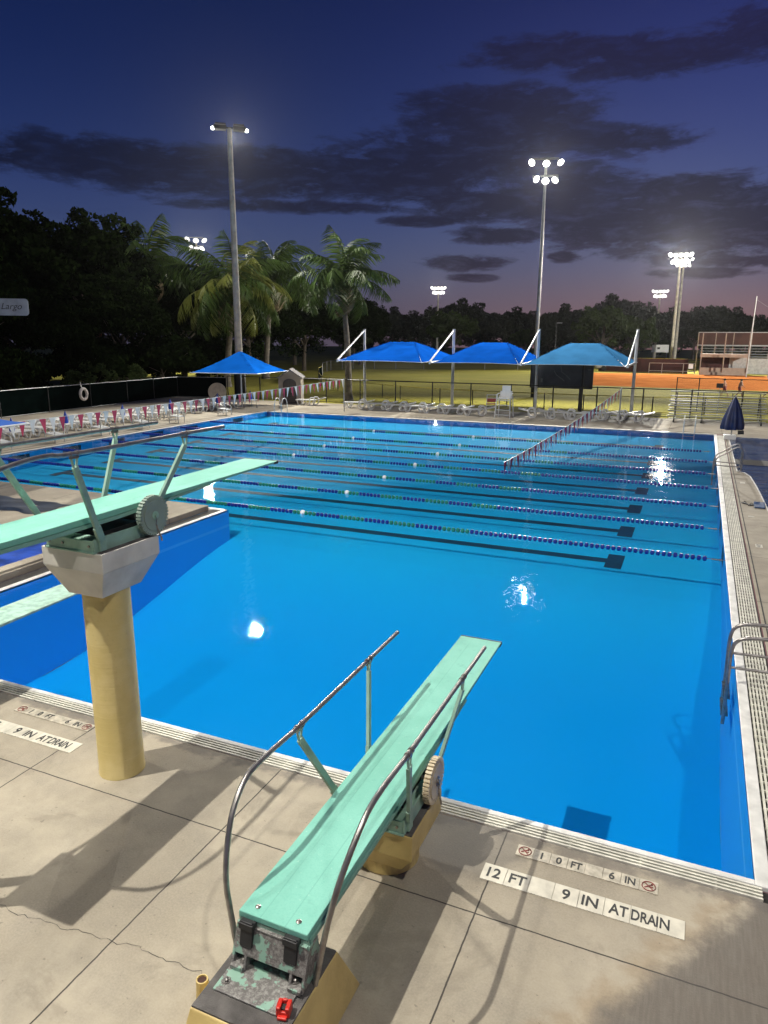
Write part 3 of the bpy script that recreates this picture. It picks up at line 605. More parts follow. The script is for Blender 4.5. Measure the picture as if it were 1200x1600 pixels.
def rear_stand(t, z, bz):
    """rear hinge bracket standing on a plinth whose top is at z; board tail at y=-1.85"""
    y = -1.83
    MB().box((-.02,y-.115,z+.008), (.50,.36,.014)).build('base_plate', M['cast'], t, bevel=.006); bp = t.children[-1]
    for sx in (-.22, .22):
        MB().lathe([(.026,0),(.026,.006),(.014,.006),(.014,.02),(.006,.026)], (sx,y-.22,z+.015), 10).build('bolt', M['steel'], bp, smooth=True)
        MB().lathe([(.026,0),(.026,.006),(.014,.006),(.014,.02),(.006,.026)], (sx*.86,y-.075,z+.045), 10).build('bolt', M['steel'], bp, smooth=True)
    g = MB()
    for sx in (-.255, -.165, .165, .255):
        g.xprism([(y-.12,z+.015),(y+.12,z+.015),(y+.09,bz-.09),(y-.02,bz-.08)], sx-.009, sx+.009)
    for sx in (-.21, .21): g.box((sx,y-.08,z+.03), (.09,.11,.03))
    g.xprism([(y-.085,z+.10),(y-.065,z+.10),(y+.0,bz-.095),(y-.03,bz-.085)], -.255, .255)
    g.box((0,y-.012,bz-.085), (.51,.05,.016)); g.box((0,y+.1,z+.05), (.5,.02,.07))
    g.build('hinge_bracket', M['cast'], t, bevel=.003)
    MB().box((0,y+.05,bz-.065), (.50,.13,.03)).build('hinge_bar', M['mint'], t)
    for sx in (-.17, .15):
        MB().box((sx,y-.035,bz-.062), (.105,.07,.045)).xprism([(y-.078,z+.16),(y-.058,z+.16),(y-.01,bz-.07),(y-.055,bz-.06)], sx-.045, sx+.045).box((sx,y-.052,bz-.036),(.09,.02,.012)).build('hinge_clip', M['black'], t, bevel=.004)

# --- low board, nearest
t = thing('diving_board', 'low aqua diving board with a cream toothed wheel on yellow plinths', 'diving board', (-2.95,-.95,0))
springboard(t, .87, True, M['tan'])
pl = MB(); pl.prism([(-.36,-.36),(.36,-.36),(.36,.36),(-.36,.36)], .30, .52); pl.prism([(-.24,-.30),(.24,-.30),(.24,.30),(-.24,.30)], .14, .30, [(-.36,-.36),(.36,-.36),(.36,.36),(-.36,.36)]); pl.lathe([(.275,0),(.275,.20)], (0,0,0), 28)
pl.build('front_plinth', M['yel'], t, bevel=.006); MB().box((0,0,.527), (.70,.70,.014)).build('grip_top', M['plinth'], t.children[-1])
pr = MB(); pr.prism([(-.37,-2.50),(.34,-2.50),(.34,-1.29),(-.37,-1.29)], 0, .495, [(-.33,-2.27),(.30,-2.27),(.30,-1.55),(-.33,-1.55)])
pr.build('rear_plinth', M['yel'], t, bevel=.008); MB().box((-.015,-1.91,.502), (.615,.705,.014)).build('grip_top', M['plinth'], t.children[-1])
rear_stand(t, .509, .87)
# --- three metre board
t = thing('diving_board', 'high aqua diving board with a green wheel on a tall yellow column', 'diving board', (-6.0,-.92,0))
springboard(t, 2.83, False, M['greyg'])
MB().lathe([(.232,0),(.232,.02),(.226,.03),(.226,2.08)], (-.02,.02,0), 40).build('column', M['column'], t, smooth=True)
c = MB(); c.prism(hexpoly(.74,.76), 2.32, 2.50); c.prism(hexpoly(.42,.52), 2.02, 2.32, hexpoly(.74,.76)); c.build('column_cap', M['cap'], t, bevel=.006)
MB().box((0,0,2.503), (.70,.72,.012)).build('grip_top', M['plinth'], t.children[-1])
c = MB()
for sx in (-.2,.2): c.cyl((sx,-1.95,0), (sx,-1.95,2.55), .05, n=14)
c.box((0,-1.95,2.52), (.6,.5,.08)); c.build('rear_stand', M['mint'], t)
# --- low board on the far left
t = thing('diving_board', 'faded low aqua diving board seen behind the yellow column', 'diving board', (-8.72,-1.55,0))
bz = .93
MB().xprism([(-1.85,bz-.05),(-1.85,bz),(2.82,bz+.03),(2.82,bz+.008),(1.4,bz-.015),(0,bz-.05)], -.25, .25).build('board', mat('faded_board', (.36,.55,.46), .8, 0, .15, 12, .3, 80), t, bevel=.006)
MB().box((-.2+.2,2.83,bz+.014), (.5,.012,.03)).build('tip_guard', M['cast'], t.children[-1])
MB().prism([(-.36,-.36),(.36,-.36),(.36,.36),(-.36,.36)], 0, .52).build('front_plinth', M['yel'], t); MB().prism([(-.42,-2.4),(.3,-2.4),(.3,-1.4),(-.42,-1.4)], 0, .34).build('rear_plinth', M['yel'], t)
MB().box((0,0,.60), (.6,.8,.16)).cyl((-.27,.2,.80),(.27,.2,.80),.05).box((0,-1.8,.55),(.5,.2,.42)).build('fulcrum_frame', M['mint'], t)

# small things by the rear plinth
t = thing('release_clip', 'small red plastic clip on the dark top of the rear plinth', 'clip', (-2.735,-3.03,.510), .25)
c = MB(); c.box((0,0,.02), (.085,.075,.04)); c.box((-.028,.0,.052),(.028,.075,.03)); c.box((.028,.0,.052),(.028,.075,.03)); c.box((0,.028,.056),(.03,.018,.03)); c.box((0,-.045,.012),(.06,.03,.02)); c.build('clip_body', M['red'], t, bevel=.007)
MB().box((0,-.004,.044), (.028,.036,.012)).build('slot', M['black'], t)
t = thing('pipe_stub', 'stub of yellow painted pipe beside the rear plinth', 'pipe', (-3.48,-2.86,0))
MB().lathe([(.09,0),(.08,.02),(.052,.05),(.043,.18),(.040,.27),(.032,.272),(.030,.25)], (0,0,0), 20).build('pipe', M['yel'], t, smooth=True); MB().lathe([(.03,.262),(.005,.264)], (0,0,0), 12).build('rusty_mouth', M['brown'], t)

# ================================================================== LANE ROPES
def floats(cond):
    b = MB(); k = 0; x = -24.6; n = 10; r = .052
    while x < -.38:
        g = (k // 6) % 2
        if cond(x, g) and not (min(abs(x+10), abs(x+15)) < .09):
            vs = []
            for xx, rr in ((x,.03),(x+.012,r),(x+.062,r),(x+.078,.03)):
                for j in range(n): w = 2*PI*j/n; vs.append((xx, rr*math.cos(w), rr*math.sin(w)))
            fs = [(i*n+j, (i+1)*n+j, (i+1)*n+(j+1) % n, i*n+(j+1) % n) for i in range(3) for j in range(n)] + [tuple(range(n)), tuple(range(4*n-1, 3*n-1, -1))]
            b.add(vs, fs)
        x += .114; k += 1
    return b
isblue = lambda x, g: x > -5.2 or x < -19.8 or g == 0
rope0 = thing('lane_rope', 'nearest lane rope of blue and green floats, beside the deep end', 'lane rope', (0,9.78,-.005), 0, 'lane ropes across the pool')
MB().tube([(-25,0,.0),(-12,0,-.012),(0,0,.0)], .008, 6).build('cable', M['steel'], rope0)
o = floats(lambda x, g: isblue(x, g)).build('blue_float', M['bluef'], rope0); o['kind'] = 'stuff'
o = floats(lambda x, g: not isblue(x, g)).build('green_float', M['greenf'], rope0); o['kind'] = 'stuff'
for x in (-10, -15): MB().ico((x+.04,0,.005), (.072), n=14, m=8).build('white_float', M['fwhite'], rope0, smooth=True)
MB().cyl((-.26,0,.0), (-.12,0,.0), .016, n=8).cyl((-.12,0,0),(-.07,0,0),.024,n=8).build('tensioner', M['steel'], rope0)
nth = ['second','third','fourth','fifth','sixth','farthest']
for i, y in enumerate((12.48, 15.1, 17.74, 20.36, 23.02, 25.72)):
    r = copy_tree(rope0); r.location = ((-.12,0,.1,-.05,.06,-.35)[i]*.5, y, -.005)
    r['label'] = f'{nth[i]} lane rope counting from the diving end' if i < 5 else 'farthest lane rope, nearest the far deck with the loungers'

# ================================================================== PENNANT LINES
def pennants(name, label, p0, p1, n, sag, poles, xs=1.0, skip=0.0):
    t = thing(name, label, 'pennant line', p0); P0 = Vector((0,0,0)); P1 = Vector(p1)-Vector(p0)
    def at(q): 
        v = P0.lerp(P1, q); v.z -= sag*4*q*(1-q); return v
    MB().tube([at(i/40) for i in range(41)], .008, 5).build('cord', M['whitep'], t)
    d = (P1-P0).normalized()
    r = random.Random(3)
    for i in range(n):
        q = (i+.5)/n
        if q < skip: continue
        c = at(q); a = c - d*.13; b_ = c + d*.13; tip = c + Vector((r.uniform(-.05,.05), r.uniform(-.05,.05), -.50))
        m = MB(); nrm = d.cross(Vector((0,0,1)))*.004
        mid = (a+b_)/2+Vector((0,0,-.25))+nrm*r.uniform(-6,6)
        m.add([a-nrm,b_-nrm,tip-nrm,a+nrm,b_+nrm,tip+nrm], [(0,1,2),(5,4,3),(0,3,4,1),(1,4,5,2),(2,5,3,0)])
        m.build('pennant', M['pwhite'] if i % 2 else M['pred'], t)
    for pp in poles:
        q = Vector(pp)-Vector(p0); MB().cyl((q.x,q.y,-p0[2]), (q.x,q.y,q.z+.06), .035, n=10).build('pole', M['gal'], t, smooth=True)
    return t
pennants('pennant_line', 'long pennant line of red and white flags in front of the left loungers', (-20.3,2.0,1.86), (-20.7,33.6,1.95), 78, .12, [(-20.7,33.6,1.95)])
pennants('pennant_line', 'pennant line of red and white flags slanting down to the water at the right', (-7.0,19.0,.10), (-4.6,33.9,1.88), 52, .16, [(-4.6,33.9,1.88)])

# ================================================================== HAND RAILS AND LADDERS
def ladder(label, loc, rz, steps=3, w=.5, m=None, h=.75, group='pool ladders'):
    t = thing('pool_ladder', label, 'ladder', loc, rz, group)
    for sx in (-w/2, w/2):
        p = [(sx,-.55,0),(sx,-.55,h*.55),(sx,-.45,h*.9),(sx,-.25,h),(sx,-.05,h*.93),(sx,.10,h*.6),(sx,.12,0),(sx,.12,-.9)]
        P = [Vector(q) for q in p]; sm = []
        for i in range(len(P)-1):
            a, b_, c, d = P[max(i-1,0)], P[i], P[i+1], P[min(i+2,len(P)-1)]
            for q in range(4): u = q/4; sm.append(.5*((2*b_)+(c-a)*u+(2*a-5*b_+4*c-d)*u*u+(3*b_-a-3*c+d)*u**3))
        sm.append(P[-1]); MB().tube(sm, .022, 10).build('hand_rail', m or M['whitep'], t, smooth=True)
    for k in range(steps): MB().box((0,.12,-.15-.27*k), (w,.08,.03)).build('step', M['white'], t, bevel=.004)
    return t
ladder('white ladder in the far right corner before the bleachers', (-1.12,31.75,0), PI, h=.82)
ladder('white ladder at the far left corner before the shed', (-24.2,31.75,0), PI, h=.8)
def bent_rail(t, pts, r=.024):
    P = [Vector(q) for q in pts]; sm = []
    for i in range(len(P)-1):
        a, b_, c, d = P[max(i-1,0)], P[i], P[i+1], P[min(i+2,len(P)-1)]
        for q in range(5): u = q/5; sm.append(.5*((2*b_)+(c-a)*u+(2*a-5*b_+4*c-d)*u*u+(3*b_-a-3*c+d)*u**3))
    sm.append(P[-1]); MB().tube(sm, r, 12).build('hand_rail', M['steel'], t, smooth=True)
t = thing('pool_ladder', 'polished steel ladder on the right pool edge next to the deep end', 'ladder', (0,4.0,0), 0, 'pool ladders')
for y in (-.25, .25):
    bent_rail(t, [(1.05,y,0),(1.05,y,.35),(1.0,y,.60),(.86,y,.72),(.5,y,.725),(.1,y,.70),(-.06,y,.64),(-.12,y,.48),(-.12,y,.0),(-.12,y,-.55)])
    bent_rail(t, [(1.05,y,.30),(.5,y,.28),(-.12,y,.26)], .018)
for k in range(2): MB().box((-.11,0,-.18-.25*k), (.09,.5,.025)).build('step', M['steeld'], t)
t = thing('grab_rail', 'bent steel grab rail on the right pool edge near the closed umbrella', 'hand rail', (0,21.3,0))
for y in (-.35, .45):
    bent_rail(t, [(-.14,y,-.5),(-.13,y,.2),(-.05,y,.46),(.15,y,.60),(.5,y,.85),(.64,y,.84),(.72,y,.66),(.72,y,.15),(.62,y,.02)], .024); bent_rail(t, [(-.13,y,.22),(.3,y,.20),(.72,y,.2)], .018)

# ================================================================== CHAISE LOUNGERS
def lounger_proto():
    t = thing('sun_lounger', 'x', 'sun lounger', (0,0,0), 0, None)
    # long axis along y: head at y=+.95
    m = MB()
    for sx in (-.3, .3): m.tube([(sx,-.95,.34),(sx,0,.36),(sx,.35,.37)], .025, 6)
    for k in range(11): m.box((0,-.92+k*.12,.365), (.62,.105,.045))
    m.build('seat', M['white'], t)
    m = MB()
    for sx in (-.27, .27): m.beam((sx,.38,.36), (sx,1.0,.50), .04, .03)
    for k in range(6): m.box((0,.44+k*.105,.375+k*.027), (.60,.10,.045))
    m.build('backrest', M['white'], t)
    for sx in (-.33, .33):
        m = MB(); m.tube([(sx,.10,.34),(sx,.02,.15),(sx,.10,.02),(sx,.30,.02),(sx,.42,.18),(sx,.46,.40),(sx,.36,.53),(sx,.16,.53),(sx,.06,.42)], .042, 6)
        m.build('leg_loop', M['white'], t)
        m = MB(); m.tube([(sx,-.86,.35),(sx,-.78,.12),(sx,-.72,.02),(sx,-.58,.02),(sx,-.52,.14),(sx,-.44,.34)], .040, 6); m.build('leg', M['white'], t)
    return t
LP = lounger_proto(); first = [True]
def lounger(x, y, rz, label, group):
    o = LP if first[0] else copy_tree(LP); first[0] = False
    o.location = (x,y,0); o.rotation_euler = (0,0,rz); o['label'] = label; o['group'] = group; return o
# left row: heads away from the water
g1 = 'white loungers in the left row'; ys = [15.3,16.5,17.7,18.9,20.1,21.3,22.5,23.8,25.0,26.3,27.6,28.9,30.2,31.5,33.1]
lab = ['at the near end beside the blue canopy corner','behind the first little closed blue umbrella','just left of the first little blue umbrella table','right of the first little blue umbrella table','below the hanging ring buoy','just right of the ring buoy','left of the second little blue umbrella table','right of the second little blue umbrella table','midway between the second and third little umbrellas','left of the third little blue umbrella table','right of the third little blue umbrella table','left of the round pale disc','directly in front of the round pale disc','right of the round pale disc','at the far end under the blue umbrella']
rl = random.Random(11)
for y, l in zip(ys, lab): lounger(-28.8+rl.uniform(-.2,.2), y, PI/2+rl.uniform(-.12,.12)+.1, 'white lounger in the left row, '+l, g1)
g2 = 'white loungers on the far deck'
fx = [(-20.9,36.1,'leftmost, just right of the pennant pole'),(-19.2,35.9,'second from the pennant pole'),(-17.9,35.7,'third from the pennant pole'),(-16.6,35.6,'beneath the gap before the second post'),(-15.3,35.4,'just left of the second canopy post'),(-14.0,35.3,'just right of the second canopy post'),(-12.7,35.2,'left of the folding chair frame')]
for i, (x, y, l) in enumerate(fx): lounger(x, y, -PI/2+.25+rl.uniform(-.15,.15), 'white lounger on the far deck, '+l, g2)
fx = [(-9.3,35.4,'left end under the sky blue canopy'),(-8.2,35.4,'second under the sky blue canopy'),(-7.1,35.5,'beside the dark canopy post'),(-5.9,36.0,'behind the right pennants'),(-4.9,36.1,'just right of the right pennant pole'),(-4.0,36.0,'right end before the bleachers')]
for i, (x, y, l) in enumerate(fx): lounger(x, y, (-PI/2 if i > 2 else PI/2)+rl.uniform(-.2,.2), 'white lounger on the far deck, '+l, g2)
lounger(-24.6,36.4,-PI/2+.1,'white lounger with raised back beside the shed', g2)
# little tables with closed umbrellas
tabs = [(-26.9,15.2,'at the near end of the left row'),(-27.2,18.3,'below the left of the ring buoy'),(-27.3,22.0,'second along the left row'),(-27.3,25.6,'third along the left row'),(-27.4,30.0,'in front of the round pale disc'),(-27.0,32.9,'at the far end of the left row')]
t0 = None
for x, y, l in tabs:
    if t0 is None:
        t0 = thing('side_table', '', 'side table', (0,0,0), 0, 'little tables with closed blue umbrellas')
        MB().box((0,0,.53), (.62,.62,.03)).build('table_top', M['white'], t0, bevel=.01)
        for sx in (-.25,.25):
            for sy in (-.25,.25): MB().cyl((sx,sy,.53), (sx*1.15,sy*1.15,0), .015, n=6).build('leg', M['gal'], t0)
        MB().lathe([(.012,.54),(.10,.56),(.12,.62),(.09,.85),(.03,1.05),(.01,1.12)], (0,0,0), 12).build('closed_umbrella', mat('cobalt_fabric', (.01,.06,.42), .6, 0, .2, 4), t0, smooth=True); o = t0
    else: o = copy_tree(t0)
    o.location = (x,y,0); o['label'] = 'small table with closed blue umbrella, '+l

# ================================================================== CANOPIES
def hip(t, x0, x1, y0, y1, z0, z1, m, rx, sagk=.18):
    xm = (x0+x1)/2; ym = (y0+y1)/2
    def fn(u, v):
        x = x0+(x1-x0)*u; y = y0+(y1-y0)*v
        dx = max(0, abs(x-xm)-rx)/((x1-x0)/2-rx); dy = abs(y-ym)/((y1-y0)/2); d = max(dx, dy)
        z = z1-(z1-z0)*d**1.08
        ed = math.sin(PI*u) if dy >= dx else math.sin(PI*v)
        if d > .98: z += .04*ed
        return (x, y, z)
    b = MB().grid(fn, 28, 28); o = b.build('fabric', m, t, smooth=False)
    for p in o.data.polygons: p.use_smooth = False
    so = o.modifiers.new('thick', 'SOLIDIFY'); so.thickness = .012
    e = MB(); c = [(x0,y0),(x1,y0),(x1,y1),(x0,y1)]
    for p, q in zip(c, c[1:]+c[:1]):
        pts = []
        for k in range(9): u = k/8; pts.append((p[0]+(q[0]-p[0])*u, p[1]+(q[1]-p[1])*u, z0+.04*math.sin(PI*u)-.012))
        e.tube(pts, .014, 6)
    e.build('edge_cable', M['whitep'], t)
    r = MB()
    for cx, cy in c:
        sx = 1 if cx > xm else -1; r.tube([(cx,cy,z0-.03),(xm+sx*rx,ym,z1-.08)], .03, 6)
    r.tube([(xm-rx,ym,z1-.08),(xm+rx,ym,z1-.08)], .03, 6); r.build('ridge_frame', M['whitep'], t)
    sm = MB()
    for cx, cy in c:
        sx = 1 if cx > xm else -1; hp = []
        for k in range(13):
            u = k/12; px = cx+(xm+sx*rx-cx)*u; py = cy+(ym-cy)*u; d = 1-u; hp.append((px, py, z1-(z1-z0)*d**1.08+.012))
        sm.tube(hp, .012, 5)
    sm.build('seam', m, t)
post = [(-22.3,40.0),(-15.75,39.6),(-10.3,39.8),(-4.5,39.8)]
tips = [(-22.2,35.7),(-15.7,35.0),(-10.3,35.3),(-4.5,35.2)]
tips = [(x, y) for x, y in tips]
cn = [('royal blue hip canopy, left of the three over the far deck', M['shade']), ('royal blue hip canopy, middle of the three over the far deck', M['shade']), ('sky blue hip canopy on a dark post beside the scoreboard', M['shade2'])]
for i in range(3):
    t = thing('shade_canopy', cn[i][0], 'shade canopy', (0,0,0), 0, 'hip canopies over the far deck'); x0, x1 = tips[i][0]+.15, tips[i+1][0]-.15
    if i == 0: x1 -= .5
    hip(t, x0, x1, 35.4, 43.2, 2.98, 4.15, M['shade'] if i < 2 else M['shade2'], .85)
    MB().cyl(((x0+x1)/2,39.3,0), ((x0+x1)/2,39.3,4.0), .07 if i == 2 else .05, n=10).build('post', M['blk'], t) if i == 2 else None
pl_ = ['left post, nearest the shed','second post from the left, right of the first canopy','third post from the left, by the scoreboard','right post, nearest the bleachers']
for i in range(4):
    t = thing('canopy_post', 'white canopy post with diagonal stay, '+pl_[i], 'post', (post[i][0],post[i][1],0), 0, 'steel posts between the canopies')
    MB().cyl((0,0,0), (0,0,4.98), .10, .085, n=14).build('post', M['whitep'], t, smooth=True)
    tx, ty = tips[i][0]-post[i][0], tips[i][1]-post[i][1]
    MB().cyl((0,0,4.9), (tx,ty,3.02), .055, n=10).cyl((0,0,3.05), (tx,ty,2.98), .06, n=10).cyl((tx,ty,2.9),(tx,ty,3.08),.07,n=8).build('stay', M['whitep'], t, smooth=True)
# left umbrella canopy
t = thing('shade_umbrella', 'blue pyramid umbrella on a thin white pole beside the shed', 'umbrella', (-28.0,33.4,0), .12)
def pyr(t, w, z0, z1, m):
    def fn(u, v):
        x, y = (u-.5)*w, (v-.5)*w; d = max(abs(x), abs(y))/(w/2); z = z0+(z1-z0)*(1-d)**1.25
        return (x, y, z)
    o = MB().grid(fn, 20, 20).build('fabric', m, t); so = o.modifiers.new('thick','SOLIDIFY'); so.thickness = .012
    e = MB(); c = [(-w/2,-w/2),(w/2,-w/2),(w/2,w/2),(-w/2,w/2)]
    for p, q in zip(c, c[1:]+c[:1]): e.cyl((p[0],p[1],z0-.01), (q[0],q[1],z0-.01), .025, n=6)
    e.build('edge_frame', M['whitep'], t); MB().cyl((0,0,0), (0,0,z1), .05, n=10).build('pole', M['whitep'], t, smooth=True)
pyr(t, 4.6, 2.25, 3.55, mat('blue_umbrella_fabric', (.004,.10,.46), .8, 0, .08, 1.2, trans=.1, spec=.0))
t = thing('shade_umbrella', 'blue canopy with a white rim poking in above the left deck peninsula', 'umbrella', (-19.9,5.2,0), 0)
pyr(t, 5.4, 2.15, 3.2, mat('mid_blue_fabric', (.01,.11,.50), .7, 0, .08, 1.2, trans=.15))
# vinyl cover on the peninsula, and a dark sheet laid as the canopy's shadow
def tarp(name, label, poly, z, m, seed):
    t = thing(name, label, 'pool cover', (0,0,0)); x0, x1 = min(p[0] for p in poly), max(p[0] for p in poly); y0, y1 = min(p[1] for p in poly), max(p[1] for p in poly)
    r = random.Random(seed); ph = [r.uniform(0,6) for _ in range(6)]
    def fn(u, v):
        x = x0+(x1-x0)*u; y = y0+(y1-y0)*v; e = min(1, 8*min(u, 1-u, v, 1-v))
        return (x+.06*math.sin(y*9+ph[0])*(1-e), y+.06*math.sin(x*7+ph[1])*(1-e), z+e*(.03+.022*math.sin(x*2.3+y*4.1+ph[2])+.015*math.sin(x*5-y*6.3+ph[3])))
    MB().grid(fn, 60, 50).build('cover_or_shadow_sheet', m, t, smooth=True); return t
tarp('pool_cover', 'crumpled blue vinyl cover spread on the left peninsula', [(-19,.2),(-12.62,5.4)], .146, M['tarp'], 2)
tarp('canopy_shadow_sheet', 'dark wavy-edged sheet standing in for the canopy shadow behind the high board', [(-21,6.35),(-15.55,7.5)], .146, mat('shadow_navy', (.012,.022,.045), .6, 0, .25, 2.5, .5, 6), 9)
t = thing('concrete_curb', 'low concrete curb with a slot along the covered peninsula', 'curb', (0,0,0)); MB().box((-12.46,2.2,.165),(.26,4.6,.05)).build('curb_body', M['deck'], t, bevel=.01); MB().box((-12.46,1.4,.192),(.07,2.9,.006)).build('slot', M['dark'], t)

# ================================================================== SHED, CHAIR, BLEACHERS, SMALL THINGS
t = thing('garden_shed', 'small tan resin shed with a brown arched door', 'shed', (-26.6,37.3,0), .42)
W, D, H = 1.5, 1.9, 1.75
s = MB(); s.prism([(-W/2,-D/2),(W/2,-D/2),(W/2,D/2),(-W/2,D/2)], 0, H); s.add([(-W/2,-D/2,H),(W/2,-D/2,H),(0,-D/2,H+.5),(-W/2,D/2,H),(W/2,D/2,H),(0,D/2,H+.5)], [(0,1,2),(5,4,3)])
s.build('wall', M['shed'], t, bevel=.01)
r = MB()
for sx in (-1, 1): r.add([(0,-D/2-.1,H+.54),(0,D/2+.1,H+.54),(sx*(W/2+.12),D/2+.1,H-.05),(sx*(W/2+.12),-D/2-.1,H-.05),(0,-D/2-.1,H+.60),(0,D/2+.1,H+.60),(sx*(W/2+.12),D/2+.1,H+.01),(sx*(W/2+.12),-D/2-.1,H+.01)], [(0,1,2,3),(7,6,5,4),(0,3,7,4),(1,5,6,2),(2,6,7,3),(0,4,5,1)])
r.build('roof', M['shedr'], t)
poly = [(-.45,0.05),(.45,0.05),(.45,1.35)]+[(.45*math.cos(a), 1.35+.35*math.sin(a)) for a in [PI*k/8 for k in range(1,8)]]+[(-.45,1.35)]
dd = MB(); dd.add([(x,-D/2-.03,z) for x, z in poly]+[(x,-D/2-.002,z) for x, z in poly], [tuple(range(len(poly)))]+[((k+1)%len(poly),k,len(poly)+k,len(poly)+(k+1)%len(poly)) for k in range(len(poly))]); dd.build('door', M['sheddoor'], t)
MB().box((.12,-D/2-.045,.85), (.03,.03,.16)).build('handle', M['steel'], t.children[-1])
MB().box((0,-D/2-.034,.85),(.012,.012,1.6)).build('door_seam', M['dark'], t)

t = thing('lifeguard_chair', 'tall white lifeguard chair on the far deck', 'lifeguard chair', (-10.9,34.3,0))
for sx in (-.38,.38):
    for sy in (-.35,.35): MB().cyl((sx*1.15,sy*1.25,0), (sx,sy*.8,1.25), .03, n=8).build('leg', M['whitep'], t)
m = MB()
for k in range(4): m.box((0,-.42+k*.03,.22+k*.27), (.74,.18,.03))
m.build('step', M['whitep'], t); MB().box((0,0,1.12),(.72,.55,.05)).build('seat', M['white'], t)
m = MB(); m.xprism([(.26,1.15),(.30,1.15),(.36,1.50),(.32,1.50)], -.34,.34); m.xprism([(.32,1.5),(.36,1.5),(.40,1.80),(.36,1.80)], -.24,.24); m.build('backrest', M['white'], t)
for sx in (-.38,.38): MB().beam((sx,-.25,1.35),(sx,.32,1.38),.05,.04).box((sx,-.24,1.24),(.04,.04,.22)).build('armrest', M['white'], t)
t = thing('folding_chair', 'white framed chair with a red seat behind the lifeguard chair', 'chair', (-12.2,36.3,0), .3)
m = MB()
for sx in (-.28,.28):
    m.cyl((sx,-.25,0),(sx,-.25,1.15),.018,n=6); m.cyl((sx,.25,0),(sx,.25,.75),.018,n=6)
for z in (1.15,.95,.5): m.cyl((-.28,-.25,z),(.28,-.25,z),.018,n=6)
m.build('frame', M['whitep'], t); MB().box((0,0,.6),(.55,.5,.03)).box((0,.26,.8),(.55,.03,.25)).build('seat', mat('red_mesh_seat',(.4,.08,.07),.7), t)

t = thing('bleachers', 'aluminium bleachers of five rows beside the far pool corner', 'bleachers', (0,0,0))
for k in range(6):
    z = .22+.23*k if k < 6 else 0; y = 36.6+.55*k
    MB().box((.1+.0*k,y,z+.12), (4.9-.0*k,.26,.045)).build('seat_plank', M['alum'], t)
    if k < 5: MB().box((.1,y+.2,z-.05), (4.8,.22,.03)).build('foot_plank', M['alum'], t)
for x in (-2.0,-.6,.9,2.3):
    MB().beam((x,36.5,.05),(x,39.5,1.42),.05,.05).beam((x,36.5,.03),(x,39.5,.03),.05,.05).cyl((x,39.3,0),(x,39.3,1.4),.02).cyl((x,38,0),(x,38,.75),.02).build('frame', M['blk'], t)

t = thing('deck_umbrella', 'closed navy umbrella on a white base by the right pool corner', 'umbrella', (.68,30.2,0))
def cu(u, v):
    a = 2*PI*u; prof = [(.10,.42),(.44,.46),(.46,.60),(.40,.95),(.28,1.35),(.12,1.75),(.015,1.92)]
    q = v*6; i = min(5, int(q)); f = q-i; r_ = prof[i][0]*(1-f)+prof[i+1][0]*f; z = prof[i][1]*(1-f)+prof[i+1][1]*f
    r_ *= 1+.16*math.sin(a*8)*(1-v*.6); return (r_*math.cos(a), r_*math.sin(a), z)
MB().grid(cu, 64, 18).build('folded_canopy', M['navy'], t, smooth=True); MB().cyl((0,0,.05),(0,0,1.98),.03).build('pole', M['gal'], t); MB().box((-.05,0,.10),(.5,.5,.2)).build('base', M['white'], t, bevel=.02); MB().cyl((.25,-.05,.32),(.5,-.05,.34),.09,n=10).build('crank', M['black'], t)

t = thing('kickboard', 'dark blue rectangular kickboard lying on the right deck', 'kickboard', (.97,15.65,.008), -.05)
MB().box((0,0,.015), (.27,.75,.03)).build('kickboard_slab', mat('kick_blue',(.005,.05,.16),.5), t, bevel=.01)
t = thing('flip_flops', 'pair of dark flip-flops dropped beside the blue kickboard', 'shoes', (.70,15.75,.003), .2)
for dx, dy, rz in ((-.07,.05,.3),(.06,-.12,-.9)):
    e = [(dx+.055*math.cos(a)*(1.1 if math.sin(a)>0 else .85)*math.cos(rz)-.14*math.sin(a)*math.sin(rz), dy+.055*math.cos(a)*math.sin(rz)+.14*math.sin(a)*math.cos(rz)) for a in [2*PI*k/14 for k in range(14)]]
    MB().prism(e, 0, .022).tube([(dx-.04,dy,.02),(dx,dy+.03,.06),(dx+.04,dy,.02)], .008, 5).build('sole', M['black'], t)

# ring buoy on the windscreen fence, pale round table on its edge
t = thing('ring_buoy', 'white ring buoy hung on the dark left fence', 'ring buoy', (-35.6,27.6,.95))
MB().tube([(0,.29*math.cos(a)*.9, .33*math.sin(a)) for a in [2*PI*k/24 for k in range(24)]], .085, 8, True).build('ring', M['ring'], t, smooth=True); MB().tube([(-.1,0,.38),(-.12,-.05,.55),(-.15,-.07,.72)], .02, 5).build('hook', M['gal'], t)
t = thing('round_table', 'pale round table tipped on its edge at the left fence', 'table', (-31.3,35.3,0), .75)
MB().cyl((0,0,.72),(0,.06,.72),.62,n=32).build('table_top', M['palelid'], t, smooth=True); MB().beam((-.3,-.02,.3),(0,-.04,.62),.03,.03).beam((.3,-.02,.3),(0,-.04,.62),.03,.03).beam((0,-.3,0),(0,-.02,.5),.04,.04).build('leg', M['blk'], t)

